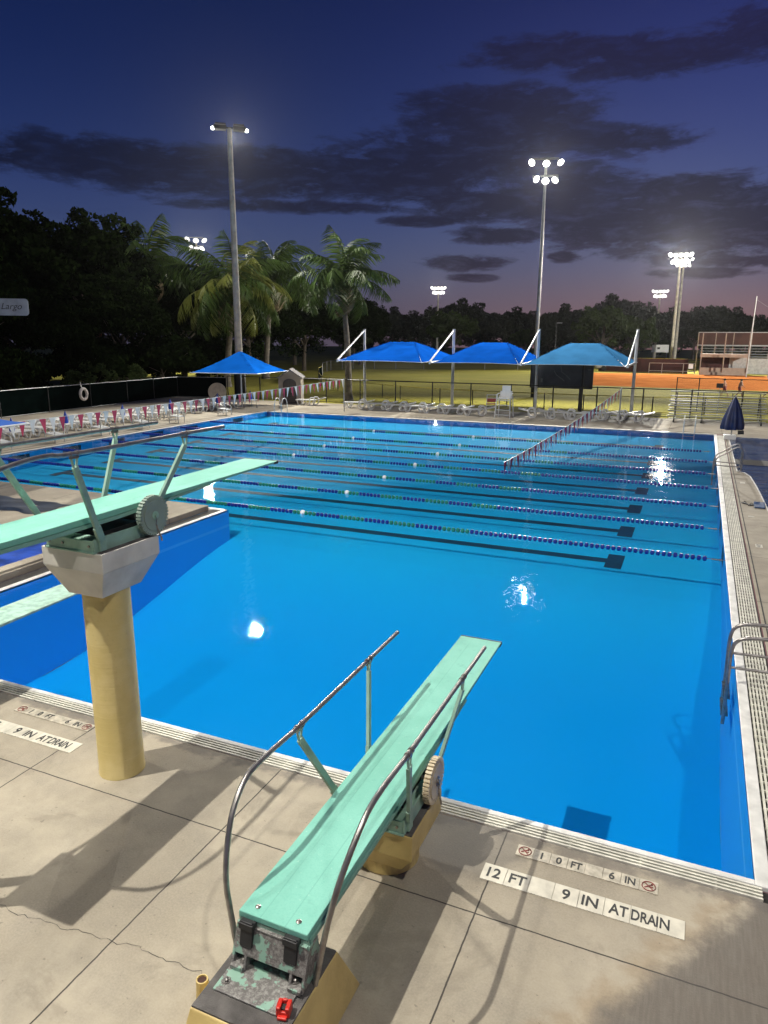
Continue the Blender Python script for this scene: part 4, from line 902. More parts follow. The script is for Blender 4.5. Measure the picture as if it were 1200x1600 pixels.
# starting blocks along the left pool edge
sb = None; lbs = ['nearest of the left pool edge','second along the left pool edge','third along the left pool edge','fourth along the left pool edge','fifth along the left pool edge','sixth along the left pool edge','farthest along the left pool edge']
for i, y in enumerate((11.1,13.82,16.45,19.05,21.7,24.4,28.6)):
    if sb is None:
        sb = thing('starting_block', '', 'starting block', (0,0,0), 0, 'starting blocks on the left edge')
        for sy in (-.25,.25): MB().tube([(-.45,sy,0),(-.45,sy,.58),(-.40,sy,.66),(.05,sy,.56),(.12,sy,.48),(.12,sy,0)], .022, 8).build('frame', M['gal'], sb, smooth=True)
        MB().beam((-.42,0,.40),(.1,0,.34),.5,.04).build('platform', M['whitep'], sb); MB().box((-.25,0,.2),(.3,.5,.03)).build('step', M['whitep'], sb); o = sb
    else: o = copy_tree(sb)
    o.location = (-25.75,y,0); o['label'] = 'steel starting block, '+lbs[i]

# ================================================================== FENCES
def fence(name, label, path, h, sp, pm, fill, rail=None, mid=False, cat='fence', pr=.03, z0=-.02, low=0.0):
    t = thing(name, label, cat, (path[0][0], path[0][1], z0)); o = Vector((path[0][0], path[0][1], 0))
    P = [Vector((x, y, 0))-o for x, y in path]; fb = MB(); rb = MB(); pts = []
    for a, c in zip(P, P[1:]):
        n = max(1, round((c-a).length/sp))
        for k in range(n): pts.append(a.lerp(c, k/n))
        fb.quad((a.x,a.y,low), (c.x,c.y,low), (c.x,c.y,h), (a.x,a.y,h))
    pts.append(P[-1])
    for a, c in zip(P, P[1:]):
        rb.cyl((a.x,a.y,h), (c.x,c.y,h), pr*.8, n=6); rb.cyl((a.x,a.y,.06+low), (c.x,c.y,.06+low), pr*.5, n=6)
        if mid: rb.cyl((a.x,a.y,h/2), (c.x,c.y,h/2), pr*.6, n=6)
    fb.build('mesh_panel', fill, t); rb.build('rail', rail or pm, t)
    for p in pts[:95]: MB().cyl((p.x,p.y,0), (p.x,p.y,h+.04), pr, n=8).build('post', pm, t)
    return t
fence('chain_link_fence', 'black chain link fence behind the far deck loungers', [(-33,38.9),(-27.3,38.8),(4,38.9),(16,39.0)], 1.62, 2.72, M['blk'], M['link'], pr=.04)
fence('chain_link_fence', 'low outfield fence with a yellow cap curving along the grass', [(-36,58.5),(-33,53.5),(-29,49),(-25,46),(-21,43.4),(-17.5,42.2),(-12.5,41.3),(-7.5,41.0),(-3.4,41.2),(2.5,42.6),(12,46)], .98, 3.0, M['blk'], M['link'], M['yrail'], pr=.035)
fence('chain_link_fence', 'dark windscreened corner of the outfield fence', [(-36.05,58.6),(-38.5,63),(-40,66.6)], 1.25, 3, M['blk'], M['screen'], M['yrail'])
fence('chain_link_fence', 'distant fence sweeping round the back of the outfield', [(-40.1,66.8),(-45,76),(-48.0,84),(-47.5,90),(-42,93),(-34,95),(-25,97.5),(-17,100)], 1.3, 4.0, M['gal'], M['linkg'], M['blk'])
fence('windscreen_fence', 'black windscreened fence behind the left row of loungers', [(-34.8,8),(-36,22),(-36.5,32.3),(-36.9,38),(-33.1,38.85)], 1.5, 3.2, M['blk'], M['screen'], M['gal'], pr=.03)
fence('maroon_fence', 'maroon windscreen fence at the back of the clay infield', [(-14.2,100.5),(-8.5,99.0),(-2.6,98.4)], 1.9, 3, M['maroon'], M['maroon'], M['yrail'])
fence('chain_link_fence', 'tall thin fence panels behind the bleachers', [(-2.2,44.0),(-.9,43.9),(3.5,43.6),(9,43.4)], 2.05, 4.4, M['blk'], M['link'], pr=.03, mid=True)
fence('park_rail', 'long pale rail far beyond the infield', [(-22,118),(20,116)], 1.4, 7, M['gal'], M['linkg'], M['yrail'])
t = thing('players_rail', 'galvanised pipe rail in front of the maroon fence', 'railing', (-7.3,97.2,-.02))
for z in (.35, 1.35): MB().cyl((0,0,z),(5.6,-.2,z),.04,n=6).build('rail', M['gal'], t)
for x in (0,1.6,4.2,5.6): MB().cyl((x,0,0),(x,0,1.35),.045,n=6).build('post', M['gal'], t)
MB().box((5.1,-.1,1.0),(.55,.03,.6)).build('notice', M['white'], t)

# scoreboard
t = thing('scoreboard', 'dark back of a wide scoreboard standing on black posts', 'scoreboard', (-8.85,40.3,0))
MB().box((0,0,2.13),(3.85,.22,1.50)).build('cabinet', M['sboard'], t, bevel=.015)
sl = MB(); sl.tube([(-.45,-.115,2.45),(-.3,-.115,2.2),(.0,-.115,2.0),(.2,-.115,1.85)], .02, 4).tube([(-.05,-.115,2.75),(.0,-.115,2.4),(.3,-.115,2.2),(.55,-.115,1.95)], .02, 4).box((-1.2,-.115,1.85),(.12,.01,.25)).box((1.7,-.115,2.55),(.2,.01,.04)); sl.build('faded_mark', M['sline'], t.children[-1])
for x in (-1.62,1.2): MB().box((x,.05,.7),(.14,.14,1.4)).build('post', M['blk'], t)
MB().box((-1.9,-.02,2.13),(.05,.26,1.52)).build('side_trim', M['blk'], t)

# ================================================================== LIGHT POLES
def flood(cl, n=10):
    """one floodlight head: reflector bowl pointing along -y, slightly down"""
def light_pole(label, x, y, h, r0, face, arms, pm, group='field and pool light poles', size=.28, blackfoot=0.0, face_m=None, lampcount=4, spread=1.6, boxy=False):
    t = thing('light_pole', label, 'light pole', (x,y,-.02), math.atan2(face[1], face[0])+PI/2, group)
    MB().cyl((0,0,0), (0,0,h), r0, r0*.5, n=16).build('pole', pm, t, smooth=True)
    if blackfoot: MB().cyl((0,0,0), (0,0,blackfoot), r0*1.5, r0*1.4, n=12).build('pole_wrap_shade', M['blk'], t)
    k = 0
    for z in arms:
        MB().box((0,-.05,h+z), (spread*2+.1,.10,.10)).build('crossarm', M['gal'] if not boxy else M['blk'], t)
        for i in range(lampcount):
            px = -spread + 2*spread*i/max(1, lampcount-1)
            a = Vector((px,-.12,h+z-.12)); d = Vector((.45*px/spread*(1 if z == 0 else -1.2),-.62,-.45-.12*((i*7+int(z*3)) % 3))).normalized(); a.y -= .08*((i*5+int(-z*2)) % 3); a.z -= .07*((i*3) % 2)
            if boxy: sg_ = 1 if px > 0 else -1; MB().box((sg_*.66,-.05,h+z-.02), (.85,.5,.26)).box((sg_*.62,-.05,h+z+.2),(.7,.4,.10)).build('flood_housing', M['blk'], t)
            else: MB().cyl(a, a+d*.34, size*.35, size, n=12, cap=True).build('flood_housing', M['gal'], t)
            hsg = t.children[-1]
            if boxy: MB().ico((sg_*1.14,-.12,h+z-.10), .13, (1,1,.9), 12, 8).build('lamp_face', face_m, hsg, smooth=True)
            else: MB().cyl(a+d*.345, a+d*.36, size*.93, n=14).build('lamp_face', face_m or M['lamp'], hsg)
            k += 1
    return t
light_pole('tall concrete pole with dark box lamps rising behind the palms', -32.1,39.2, 18.3, .30, (31,-36), [0], M['pole'], lampcount=2, spread=.75, boxy=True, face_m=M['lamp'], blackfoot=3.2)  # black foot paints in the unlit shade on the lower pole
p = light_pole('tall thin pole with clustered bright bowl lamps behind the scoreboard', -12.6,50.2, 17.0, .17, (.25,-1), [0,-1.15], M['gal'], lampcount=3, spread=.85, size=.26, blackfoot=2.6)
def polar(u_dir, z, D): return (CAM.x+u_dir[0]*D, CAM.y+u_dir[1]*D)
def far_pole(label, d, h, r0=.28, **k):
    D = (h-CAM.z)/d[2]; x, y = CAM.x+d[0]*D, CAM.y+d[1]*D; light_pole(label, x, y, h+.3, r0, (CAM.x-x, CAM.y-y), [0,-1.0], M['pole'], **k); return x, y, h
F1 = far_pole('distant pole with a blazing lamp bank between the first two canopies', (-.3321,.9432,.0644), 15.5, lampcount=5, spread=1.25, size=.46, face_m=M['lampfar'])
F2 = far_pole('farthest small pole with a bright lamp bank left of the pole pair', (-.0574,.9984,.0581), 14.5, lampcount=5, spread=1.25, size=.42, face_m=M['lampfar'])
F3 = far_pole('left pole of the bright pair behind the maroon fence', (-.0375,.9993,.1007), 16.5, lampcount=5, spread=1.25, size=.36, face_m=M['lampmid'])
F4 = far_pole('right pole of the bright pair behind the maroon fence', (-.0335,.9993,.0955), 17.5, lampcount=4, spread=1.15, size=.32, face_m=M['lampfar'])
FP = far_pole('light pole shining out from the palm crowns on the left', (-.6080,.7940,.1197), 16.5, lampcount=3, spread=.9, size=.38, face_m=M['lampfar'])
light_pole('floodlight pole left of the diving boards', -11.2,-6.1,18.9,.3,(.8,.6),[0],M['pole'],lampcount=4,spread=.7)
light_pole('floodlight pole beside the peninsula', -13.0,.45,18.8,.3,(1,.1),[0],M['pole'],lampcount=4,spread=.7)
light_pole('floodlight pole behind the diving deck', -11.2,-14.0,18.4,.3,(.4,1),[0],M['pole'],lampcount=4,spread=.7)
light_pole('floodlight pole at the right-hand pool side', 7.2,-8.6,20.4,.3,(-1,1),[0],M['pole'],lampcount=4,spread=.7)
lamp('pool_flood_a', (-10.9,-5.9,18.4), (-5,4,0), 18500, .09, 108, blend=.35)
lamp('pool_flood_b', (-12.6,.4,18.3), (-5,5,0), 5500, .30, 105, blend=.35)
lamp('pool_flood_f', (-10.9,-13.6,17.9), (-7,6,0), 7500, .12, 108, blend=.35)
lamp('pool_flood_c', (5.2,-8.6,19.9), (-6,8,0), 6500, .25, 105, blend=.35)
lamp('pool_flood_d', (-31.4,38.9,17.6), (-12,20,0), 26000, .10, 115)
lamp('pool_flood_e', (-12.5,49.6,16.0), (-8,22,0), 32000, .10, 125)
lamp('pool_flood_g', (-32.3,39.6,17.6), (-42,50,8), 6500, .3, 120)
light_pole('floodlight pole on the right of the ball field', 34, 58, 17, .3, (-1,.9), [0,-1.0], M['pole'], lampcount=4)
lamp('field_flood_d', (33.4,58.6,16.4), (-2,88,0), 120000, .3, 115)
lamp('field_flood_a', (F1[0],F1[1],F1[2]-.8), (-22,75,0), 260000, .3, 120)
lamp('field_flood_b', (F2[0],F2[1],F2[2]-.8), (-8,85,0), 130000, .3, 120)
lamp('field_flood_c', (F3[0],F3[1]-.5,F3[2]-.8), (-2,70,0), 190000, .3, 120)
lamp('park_flood', (FP[0]+.4,FP[1]-.6,FP[2]-.4), (-40,48,4), 30000, .4, 140)

# street light, posts, signs
t = thing('street_light', 'small unlit lamp post beyond the sky blue canopy', 'street light', (-24,120,0)); MB().cyl((0,0,0),(0,0,7.0),.10,.06,n=8).build('pole', M['blk'], t); MB().box((.45,0,6.95),(.9,.25,.16)).build('lamp_head', M['gal'], t)
t = thing('notice_sign', 'small dark notice on a thin pole behind the bleachers', 'sign', (.24,41.0,0)); MB().cyl((0,0,0),(0,0,1.9),.02,n=6).build('pole', M['gal'], t); MB().box((-.02,-.03,1.78),(.36,.02,.26)).build('panel', M['blk'], t)
t = thing('white_notice_board', 'white board behind the feet of the bright pole pair', 'sign', (-7.2,118,0)); MB().box((0,0,2.95),(2.5,.1,1.15)).build('panel', M['white'], t)
for x in (-1,1): MB().cyl((x,.1,0),(x,.1,3),.05).build('post', M['gal'], t)
MB().box((-.25,-.06,3.0),(.4,.01,.3)).build('mark', M['ink'], t)
t = thing('place_sign', 'pale rounded sign with dark script lettering at the left tree line', 'sign', (-26.9,15,0), .62)
MB().cyl((-.9,.06,0),(-.9,.06,6.3),.06).build('post', M['gal'], t)
w, h = 1.3, .325; pp = [(sx*(w-.12)+.12*math.cos(a), sz*(h-.12)+.12*math.sin(a)) for sx, sz, a0 in ((1,1,0),(-1,1,PI/2),(-1,-1,PI),(1,-1,3*PI/2)) for a in [a0+PI/2*k/4 for k in range(5)]]
sg = MB(); n = len(pp); sg.add([(x,-.03,5.53+z) for x, z in pp]+[(x,.0,5.53+z) for x, z in pp], [tuple(range(n))]+[((k+1)%n,k,n+k,n+(k+1)%n) for k in range(n)]+[tuple(range(2*n-1,n-1,-1))]); sg.build('panel', M['signw'], t)
text('Key Largo', .34, M['ink'], t, (1.05,-.036,5.55), rot=(PI/2,0,0), shear=.35, ax='RIGHT')
t = thing('utility_trailer', 'pale long trailer parked left of the maroon fence', 'trailer', (-12.6,101.2,0), .03)
MB().box((0,0,1.15),(4.2,1.9,1.5)).build('body', M['tank'], t, bevel=.25)
for x in (-.9,.9): MB().cyl((x,-.9,.38),(x,-1.05,.38),.36,n=16).build('wheel', M['black'], t)
MB().beam((2.1,0,.45),(3.3,0,.4),.1,.1).build('hitch', M['blk'], t)

# dugout and grandstand
t = thing('dugout', 'maroon and tan dugout with a white roof edge behind the infield', 'dugout', (1.6,97.6,-.02))
MB().box((0,-.9,.45),(5.3,.2,.9)).box((0,-1.12,.18),(5.4,.25,.36)).build('bench_wall', M['tanw'], t)
MB().box((-1.0,1.1,1.2),(3.4,.12,2.4)).build('back_wall', M['maroon'], t); MB().box((1.7,1.1,1.2),(2.0,.12,2.4)).build('back_panel', M['gal'], t)
MB().box((0,.1,2.55),(5.6,2.6,.14)).box((0,-1.2,2.42),(5.6,.08,.42)).build('roof', M['tanw'], t)
for x in (-2.7,-.05,2.7): MB().cyl((x,-1.15,0),(x,-1.15,5.2),.07,n=8).build('post', M['tanw'], t)
t = thing('grandstand', 'stepped grandstand with a brown screen behind the dugout', 'grandstand', (6,103,-.02))
MB().box((0,1.8,4.5),(15.5,.12,1.6)).build('screen', M['brown'], t)
for k in range(5): MB().box((0,-1.2+k*.6,2.2+.34*k),(14.6,.5,.08)).build('seat_row', M['alum'], t)
for k in range(8): MB().cyl((-7.7+2.2*k,1.7,0),(-7.7+2.2*k,1.7,5.35),.06,n=6).build('post', M['tanw'], t)
MB().box((0,1.7,5.35),(15.5,.1,.1)).box((0,1.65,3.65),(15.5,.1,.1)).box((2.5,-1.3,1.0),(10,.12,2.0)).build('frame', M['gal'], t)
for x, y, h, l in ((4.1,92,9.4,'shorter tall backstop pole by the dugout'),(6.3,90,11.5,'taller leaning backstop pole at the right edge')):
    t = thing('backstop_pole', l, 'pole', (x,y,-.02)); MB().cyl((0,0,0),(.12,0,h),.08,.06,n=8).build('pole_body', M['gal'], t)
    MB().tube([(.12,0,h*.96),(1.5,0,h*.86),(3.5,0,h*.8)],.02,4).build('cable', M['gal'], t)

# ================================================================== PEOPLE (walking beyond the fence)
def person(label, loc, rz, H, shirt, shorts, skin, ph, lean=.0, towel=False):
    t = thing('person', label, 'person', loc, rz, None); s = H/1.75
    # x = walking direction
    hip_ = (0,0,.93); sh = (.05+lean,0,1.40)
    J = {'pel':hip_,'spine':(.02+lean*.5,0,1.15),'chest':sh,'neck':(.06+lean,0,1.50),'head':(.08+lean,0,1.60),'crown':(.07+lean,0,1.70),
         'hl':(0,.10,.90),'kl':(.20*ph,.10,.50),'al':(.30*ph-.12*(ph<0),.10,.09),'tl':(.30*ph-.12*(ph<0)+.17,.10,.03),
         'hr':(0,-.10,.90),'kr':(-.10*ph+.06,-.10,.50),'ar':(-.34*ph-.05,-.10,.13),'tr':(-.34*ph+.12,-.10,.04),
         'sl':(.05+lean,.18,1.40),'el':(-.12*ph+lean,.22,1.15),'wl':(-.04*ph+.12+lean,.20,.95),'fl':(-.02*ph+.18+lean,.19,.88),
         'sr':(.05+lean,-.18,1.40),'er':(.14*ph+lean,-.22,1.15),'wr':(.24*ph+.1+lean,-.19,1.0),'fr':(.28*ph+.14+lean,-.18,.93)}
    rad = dict(pel=.13,spine=.115,chest=.13,neck=.055,head=.095,crown=.07,hl=.09,kl=.055,al=.038,tl=.03,hr=.09,kr=.055,ar=.038,tr=.03,sl=.06,el=.042,wl=.028,fl=.03,sr=.06,er=.042,wr=.028,fr=.03)
    Ed = [('pel','spine'),('spine','chest'),('chest','neck'),('neck','head'),('head','crown'),('pel','hl'),('hl','kl'),('kl','al'),('al','tl'),('pel','hr'),('hr','kr'),('kr','ar'),('ar','tr'),('chest','sl'),('sl','el'),('el','wl'),('wl','fl'),('chest','sr'),('sr','er'),('er','wr'),('wr','fr')]
    ks = list(J); me = bpy.data.meshes.new('body'); me.from_pydata([tuple(c*s for c in J[k]) for k in ks], [(ks.index(a), ks.index(b)) for a, b in Ed], [])
    me.materials.append(skin); o = bpy.data.objects.new('body', me); COL.objects.link(o); o.parent = t
    sk = o.modifiers.new('skin', 'SKIN'); sk.use_smooth_shade = True; lay = me.skin_vertices[0].data if me.skin_vertices else None
    if lay is None:
        bpy.context.view_layer.objects.active = o
    for i, k in enumerate(ks):
        if lay: lay[i].radius = (rad[k]*s, rad[k]*s); lay[i].use_root = (k == 'pel')
    ss = o.modifiers.new('sub', 'SUBSURF'); ss.levels = 1; ss.render_levels = 1
    def sleeve(name, chain, r, m):
        b = MB()
        for c in chain: b.tube([tuple(v*s for v in q) for q, _ in c], [rr*s for _, rr in c], 12)
        b.build(name, m, t, smooth=True)
    L = lambda a, b, q: tuple(J[a][i]*(1-q)+J[b][i]*q for i in range(3))
    sleeve('shorts', [[((0,0,1.03),.15),((0,0,.93),.165),((0,0,.86),.16)], [(J['hl'],.115),(L('hl','kl',.55),.10)], [(J['hr'],.115),(L('hr','kr',.55),.10)]], 1, shorts)
    if shirt: sleeve('shirt', [[((0,0,.98),.155),(J['spine'],.15),(J['chest'],.165),(L('chest','neck',.75),.08)], [(J['sl'],.08),(L('sl','el',.5),.06)], [(J['sr'],.08),(L('sr','er',.5),.06)], [(J['sl'],.085),(J['sr'],.085)]], 1, shirt)
    MB().ico((J['crown'][0]*s-.015, 0, 1.66*s), .112*s, (1,.92,.95)).build('hair', M['hair'], t, smooth=True)
    f = MB(); hx = J['head'][0]*s+.10*s
    f.ico((hx,0,1.58*s), .018*s, (1,.7,1.2), 6, 4); f.ico((hx-.012,.035*s,1.61*s), .012*s, (.6,1,.7), 6, 4); f.ico((hx-.012,-.035*s,1.61*s), .012*s, (.6,1,.7), 6, 4); f.box((hx-.012,0,1.53*s), (.01,.05*s,.01)); f.build('face', M['skind'], t)
    if towel: MB().tube([(J['chest'][0]*s+.1,.1,1.2*s),(J['chest'][0]*s+.02,.09,1.50*s),(J['chest'][0]*s-.04,0,1.53*s),(J['chest'][0]*s+.02,-.09,1.50*s),(J['chest'][0]*s+.1,-.1,1.2*s)], .035, 6).build('towel', M['cloth3'], t)
person('shirtless person in brown shorts walking left behind the bleachers', (.95,57.3,-.02), PI*.97, 1.45, None, M['cloth2'], M['skin'], -1)
person('person in maroon shorts with a pale towel round the neck striding behind the closed umbrella', (2.0,57.0,-.02), .1, 1.45, mat('tan_shirt',(.3,.16,.12),.8), M['cloth2'], M['skind'], 1, .04, True)
person('person in dark clothes leaning as they stride at the right edge', (4.15,57.6,-.02), 0.0, 1.62, M['cloth1'], M['cloth1'], M['skind'], 1.3, .16)

# ================================================================== TREES
NP = np.random.default_rng(5)
def leaf_mesh(name, pts, size, m, flat=.5, aspect=1.6):
    n = len(pts); a = NP.normal(size=(n,3)); a /= np.linalg.norm(a, axis=1)[:,None]; b = NP.normal(size=(n,3)); b[:,2] *= flat
    b -= a*(a*b).sum(1)[:,None]; b /= np.linalg.norm(b, axis=1)[:,None]; sz = size*NP.uniform(.6,1.35,(n,1)); a *= sz*aspect*.5; b *= sz*.5
    v = np.stack([pts-a, pts+b*.9-a*.1, pts+a, pts-b*.9-a*.1], 1).reshape(-1,3)
    me = bpy.data.meshes.new(name); me.vertices.add(4*n); me.vertices.foreach_set('co', v.astype(np.float32).ravel())
    me.loops.add(4*n); me.polygons.add(n); me.loops.foreach_set('vertex_index', np.arange(4*n, dtype=np.int32)); me.polygons.foreach_set('loop_start', np.arange(0,4*n,4,dtype=np.int32)); me.update(calc_edges=True)
    me.materials.append(m); return me
def crown_pts(rx, ry, rz, zc, nb, per, rb):
    P = []
    for _ in range(nb):
        d = NP.normal(size=3); d /= np.linalg.norm(d); d[2] = abs(d[2])*1.0-.25 if NP.random() < .8 else d[2]
        k = NP.uniform(.45,1.0)**.6; c = np.array([d[0]*rx*k, d[1]*ry*k, zc+d[2]*rz*k]); r = rb*NP.uniform(.6,1.35)
        q = NP.normal(size=(per,3)); q /= np.linalg.norm(q, axis=1)[:,None]; q *= (r*NP.uniform(.35,1.0,(per,1))**.5); q[:,2] *= .7; P.append(c+q)
    return np.concatenate(P)
def tree_proto(seed, h, rx, m, bark, nb, per, rb, leaf, trunk_r=.25, zc=None, rz=None):
    r = random.Random(seed); zc = zc or h*.6; rz = rz or h*.40
    me = leaf_mesh('crown', crown_pts(rx, rx, rz, zc, nb, per, rb), leaf, m)
    t = MB(); t.tube([(0,0,-.2),(.1*r.uniform(-1,1),0,h*.15),(.25*r.uniform(-1,1),.2*r.uniform(-1,1),h*.35),(0,0,zc)], [trunk_r*1.35,trunk_r,trunk_r*.8,trunk_r*.4], 8)
    for k in range(7):
        a = 2*PI*k/7+r.uniform(-.3,.3); z0 = h*r.uniform(.22,.42); e = rx*r.uniform(.5,.85)
        t.tube([(0,0,z0),(math.cos(a)*e*.5,math.sin(a)*e*.5,z0+h*.12),(math.cos(a)*e,math.sin(a)*e,z0+h*r.uniform(.2,.35))], [trunk_r*.45,trunk_r*.3,trunk_r*.1], 6)
    tr = t.build('trunk', bark, None); tr_me = tr.data; bpy.data.objects.remove(tr); return (tr_me, me)
def plant(proto, name, label, x, y, s, rz, group, sz=1.0, crown_mat=None):
    t = thing(name, label, 'tree', (x,y,-.02), rz, group); t.scale = (s,s,s*sz)
    for nm, me in (('trunk',proto[0]),('crown',proto[1])):
        o = bpy.data.objects.new(nm, me); COL.objects.link(o); o.parent = t
    return t
A = [tree_proto(1, 12, 5.2, M['leaf'], M['bark'], 170, 150, 1.05, .24), tree_proto(2, 12, 4.6, M['leaf'], M['bark'], 160, 150, 1.0, .23), tree_proto(3, 11, 5.5, M['leaf'], M['bark'], 170, 150, 1.1, .24, zc=5.5)]
gL = 'dark broadleaf trees behind the left fence'
LT = [(-58,38,1.42,0,'tallest dark tree, cut by the left picture edge'),(-52.5,46,1.30,1,'tall dark tree with a rounded top at the upper left'),(-57,53,1.22,2,'dark tree stepping down right of the tallest one'),(-47,33,.85,2,'lower dark tree behind the pale sign'),(-45.5,42,.78,1,'dark tree below the rounded left crown'),(-55.5,62,1.1,0,'dark tree between the left crowns and the first palm'),
      (-49,54,.88,1,'dark tree behind the first palm trunk'),(-52,70,1.12,2,'dark tree between the second and third palm'),(-60,84,1.1,0,'dark tree behind the third palm'),(-46,27,.95,0,'dark tree above the ring buoy'),(-55,28,1.25,1,'dark tree at the extreme left behind the sign'),(-50,80,.95,1,'dark tree behind the tall concrete pole'),(-62,98,1.1,2,'dark tree left of the rightmost palm'),(-53,104,.95,0,'dark tree behind the rightmost palm')]
for x, y, s, k, l in LT: plant(A[k], 'broadleaf_tree', l, x, y, s, rnd.uniform(0,6), gL)
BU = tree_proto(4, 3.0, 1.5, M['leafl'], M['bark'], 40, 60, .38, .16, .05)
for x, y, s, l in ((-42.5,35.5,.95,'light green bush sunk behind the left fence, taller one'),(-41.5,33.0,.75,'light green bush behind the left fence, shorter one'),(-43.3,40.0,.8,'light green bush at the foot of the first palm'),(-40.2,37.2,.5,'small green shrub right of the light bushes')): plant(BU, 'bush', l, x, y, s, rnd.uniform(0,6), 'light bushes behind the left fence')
D_ = [tree_proto(11, 12, 6.5, M['leafd'], M['bark'], 120, 110, 1.25, .46, zc=6.0, rz=5.2), tree_proto(12, 12, 7.5, M['leafd'], M['bark'], 130, 110, 1.3, .46, zc=6.2, rz=4.9), tree_proto(13, 12, 5.5, M['leafd'], M['bark'], 110, 110, 1.15, .44, zc=5.8, rz=5.4)]
px_h = [(590,481,-84),(625,486,-75),(655,489,-70),(685,487,-64),(712,476,-58.5),(740,479,-53.5),(770,487,-49),(800,489,-44),(830,492,-39),(862,488,-34.5),(888,486,-30.7),(918,492,-27),(945,480,-22.5),(972,474,-19),(1000,480,-15),(1030,489,-11),(1060,491,-6.8),(1090,488,-3),(1116,480,.5),(1145,492,4),(1175,499,8.5),(1210,496,12.5)]
wd = ['leftmost tree of the far row, beside the rightmost palm','far dark tree just right of the rightmost palm','far dark tree above the first canopy stay','far dark tree at the foot of the left bright pole','rounded far tree right of the left bright pole','far dark tree over the middle canopy','far dark tree above the right half of the middle canopy','far dark tree left of the thin tall pole','far dark tree right of the thin tall pole','low far tree above the sky blue canopy','flat topped far tree above the sky blue canopy','far dark tree behind the unlit lamp post','broad left shoulder of the big far tree group','crest of the big far tree group','right shoulder of the big far tree group','far dark tree below the small bright pole','far dark tree behind the bright pole pair','far dark tree above the dugout corner','bushy crest above the dugout','far dark tree sinking right of the dugout crest','low far tree behind the shorter backstop pole','far dark tree at the right picture edge']
for i, ((u, v, x), l) in enumerate(zip(px_h, wd)):
    y = 166+((i*37) % 11); hh = 4.42+(531-v+u*.0)*.159*(y+6)/172*1.0; plant(D_[i % 3], 'far_tree', l, x*(y+6)/176, y, hh/11.2, i*1.7, 'dark trees far beyond the ball field', 1.0)
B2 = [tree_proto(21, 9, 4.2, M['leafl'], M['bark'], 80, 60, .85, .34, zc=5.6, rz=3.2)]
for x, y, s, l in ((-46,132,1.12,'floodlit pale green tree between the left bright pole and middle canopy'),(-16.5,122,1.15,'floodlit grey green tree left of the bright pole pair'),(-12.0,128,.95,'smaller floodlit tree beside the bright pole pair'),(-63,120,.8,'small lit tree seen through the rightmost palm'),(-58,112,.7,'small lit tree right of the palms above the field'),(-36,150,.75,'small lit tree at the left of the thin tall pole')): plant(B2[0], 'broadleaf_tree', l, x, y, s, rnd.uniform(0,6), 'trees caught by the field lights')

DB = tree_proto(41, 3.6, 2.3, M['leaf'], M['bark'], 80, 110, .5, .17, .06, zc=1.7, rz=1.6)
db = [(-40.5,15.0),(-41.5,19.5),(-41.0,24.0),(-42.5,28.5),(-44.5,36.5),(-44.0,45.0),(-46.5,48.5),(-44.0,52.5),(-48.5,57.0),(-52,62),(-50.5,51.5),(-47.0,40.0),(-46,31.5),(-56,70),(-45,22)]
for i, (x, y) in enumerate(db): plant(DB, 'dark_bush', 'dark bush in the black understory behind the left fence', x, y, 1.0+.25*((i*7) % 3), i*1.3, 'dark bushes under the left trees')
# palms
def frond_mesh(L_, droop, seed, m, lw=.052, ll=.95):
    r = random.Random(seed); b = MB(); n = 30; pts = []
    for i in range(n+1):
        q = i/n; a = .9-droop*q**1.3
        pts.append((pts[-1][0]+L_/n*math.cos(a), 0, pts[-1][2]+L_/n*math.sin(a)) if pts else (0,0,0))
    b.tube(pts[::3], [.028*(1-.85*k/10)+.004 for k in range(11)], 5)
    for i in range(3, 38):
        q = i/38; k = min(n-1, int(q*n)); p = Vector(pts[k]).lerp(Vector(pts[k+1]), q*n-k); t = (Vector(pts[k+1])-Vector(pts[k])).normalized()
        l = ll*math.sin(PI*min(1, .12+q*.88))**.6*r.uniform(.8,1.1)
        if math.sin(i*1.7+seed*2.3)+math.sin(i*.61+seed) > 1.25: continue
        for s in (-1, 1):
            if r.random() < .10: continue
            d = (Vector((0,s,0))*.75+t*.62+Vector((0,0,-.62-.35*r.random()))).normalized(); w = t*lw
            mid = p+d*l*.55; tip = p+d*l+Vector((0,0,-.18*l)); b.add([p-w*.6, p+w*.6, mid+w*.5, tip, mid-w*.5], [(0,1,2,3,4)])
    return b.build('frond', m, None).data
FR = []
for k in range(5):
    FR.append(frond_mesh(3.1, [1.5,2.1,1.8,2.5,1.2][k], 30+k, [M['frond'],M['frond'],M['frond'],M['frond'],M['frond']][k]))
FY = frond_mesh(3.0, 1.9, 40, M['frond_lit']); FD = frond_mesh(2.4, 3.0, 41, M['frondd'])
for o in [o for o in COL.objects if o.name.startswith('frond')]: bpy.data.objects.remove(o)
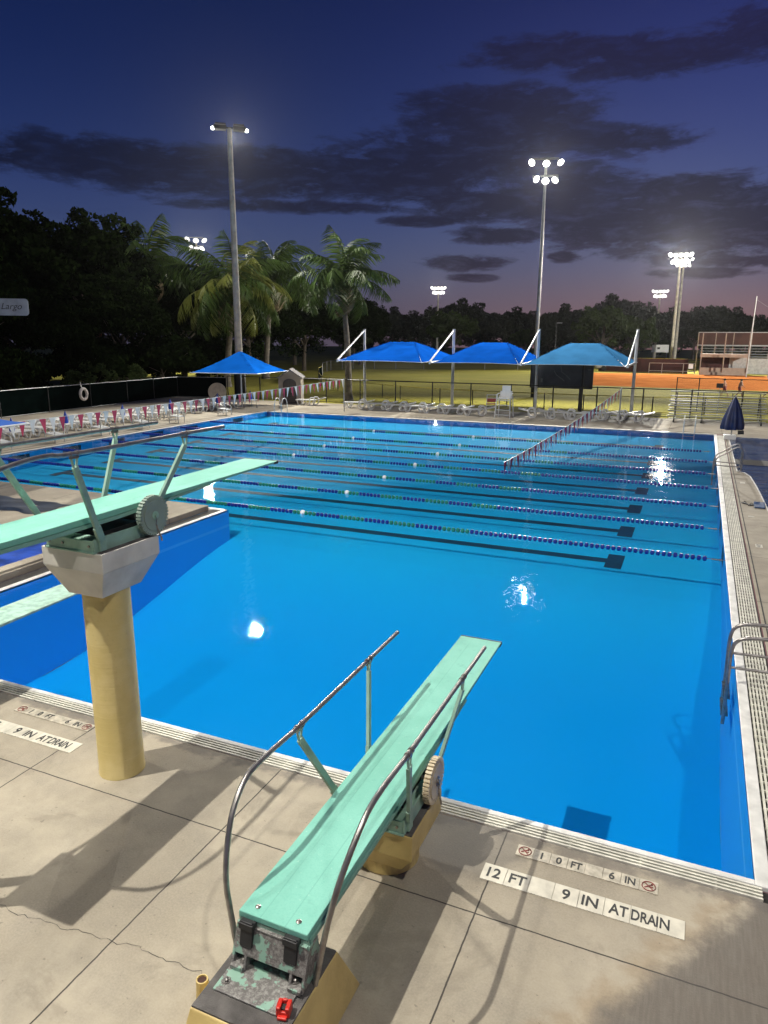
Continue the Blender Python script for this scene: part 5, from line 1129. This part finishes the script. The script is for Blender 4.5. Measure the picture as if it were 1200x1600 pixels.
def palm(label, x, y, h, s, bend, n=30, yel=2, seed=0):
    r = random.Random(seed); t = thing('palm_tree', label, 'palm tree', (x,y,-.02), 0, 'coconut palms behind the pool')
    hh = h-2.2*s; top = (bend, 0, hh)
    b = MB(); pts = [(bend*(q**1.6), .15*math.sin(q*3), hh*q) for q in [i/14 for i in range(15)]]
    b.tube(pts, [(.24-.12*i/14+(.10 if i == 0 else 0))*s**.5 for i in range(15)], 10).build('trunk', M['palmbark'], t, smooth=True)
    for i in range(n):
        q = i/n; me = FR[(i*3+seed) % 5]
        if yel and (i*7) % n < yel: me = FY  # brighter yellow-green fronds paint the floodlight onto the crown
        o = bpy.data.objects.new('frond', me); COL.objects.link(o); o.parent = t; o.location = (top[0], top[1], top[2]+.05)
        pitch = (-.85 + 2.0*q**.85)+r.uniform(-.15,.15)  # upright first, hanging last
        o.rotation_euler = (r.uniform(-.25,.25), pitch, i*2.39996+r.uniform(-.2,.2)); k = s*r.uniform(.85,1.12); o.scale = (k,k,k)
    for i in range(2):
        o = bpy.data.objects.new('dead_frond', FD); COL.objects.link(o); o.parent = t; o.location = (top[0], top[1], top[2]-.1); o.rotation_euler = (0,1.25,r.uniform(0,6)); o.scale = (s,s,s)
    c = MB()
    for i in range(7): a = i*.9; c.ico((top[0]+.3*s*math.cos(a), top[1]+.3*s*math.sin(a), top[2]-.25*s), .14*s, (1,1,1.2), 8, 5)
    c.build('coconut_cluster', M['frond'], t); return t
palm('rightmost coconut palm, its dark trunk behind the fence', -24.0,40.9, 11.4, 1.42, -.5, 28, 0, 1)
palm('third coconut palm from the left, with a slanting trunk', -44.5,62, 15.0, 2.1, 1.2, 26, 0, 2)
palm('second coconut palm, floodlit yellow green behind the lamp', -40.5,49.3, 12.5, 1.95, 1.0, 34, 13, 3)
palm('leftmost tall coconut palm with a ragged crown', -48.5,49.5, 14.8, 1.95, -.4, 26, 1, 4)
palm('small palm wedged between the middle palms', -52.5,66, 12.6, 1.2, .4, 24, 0, 5)

# night air around the floodlights
hz = MB().box((0,105,13.0),(664,454,32)); vm = bpy.data.materials.new('night_air'); vm.use_nodes = True; nt = vm.node_tree
nt.nodes.remove(nt.nodes['Principled BSDF']); pv = nt.nodes.new('ShaderNodeVolumePrincipled'); pv.inputs['Color'].default_value = (.95,.96,1,1); pv.inputs['Density'].default_value = .00004
pv.inputs['Anisotropy'].default_value = .8
nt.links.new(pv.outputs[0], nt.nodes['Material Output'].inputs['Volume']); o = hz.build('haze', vm); o['kind'] = 'stuff'
# ================================================================== render look
scn.view_settings.view_transform = 'Standard'; scn.view_settings.look = 'None'; scn.view_settings.exposure = 0; scn.view_settings.gamma = 1
scn.cycles.max_bounces = 6; scn.cycles.diffuse_bounces = 3; scn.cycles.glossy_bounces = 3; scn.cycles.transparent_max_bounces = 12; scn.cycles.sample_clamp_indirect = 4.0
try: scn.cycles.use_denoising = True
except Exception: pass
for o in list(COL.objects):
    if o.type == 'EMPTY' and 'category' not in o: print('untagged', o.name)
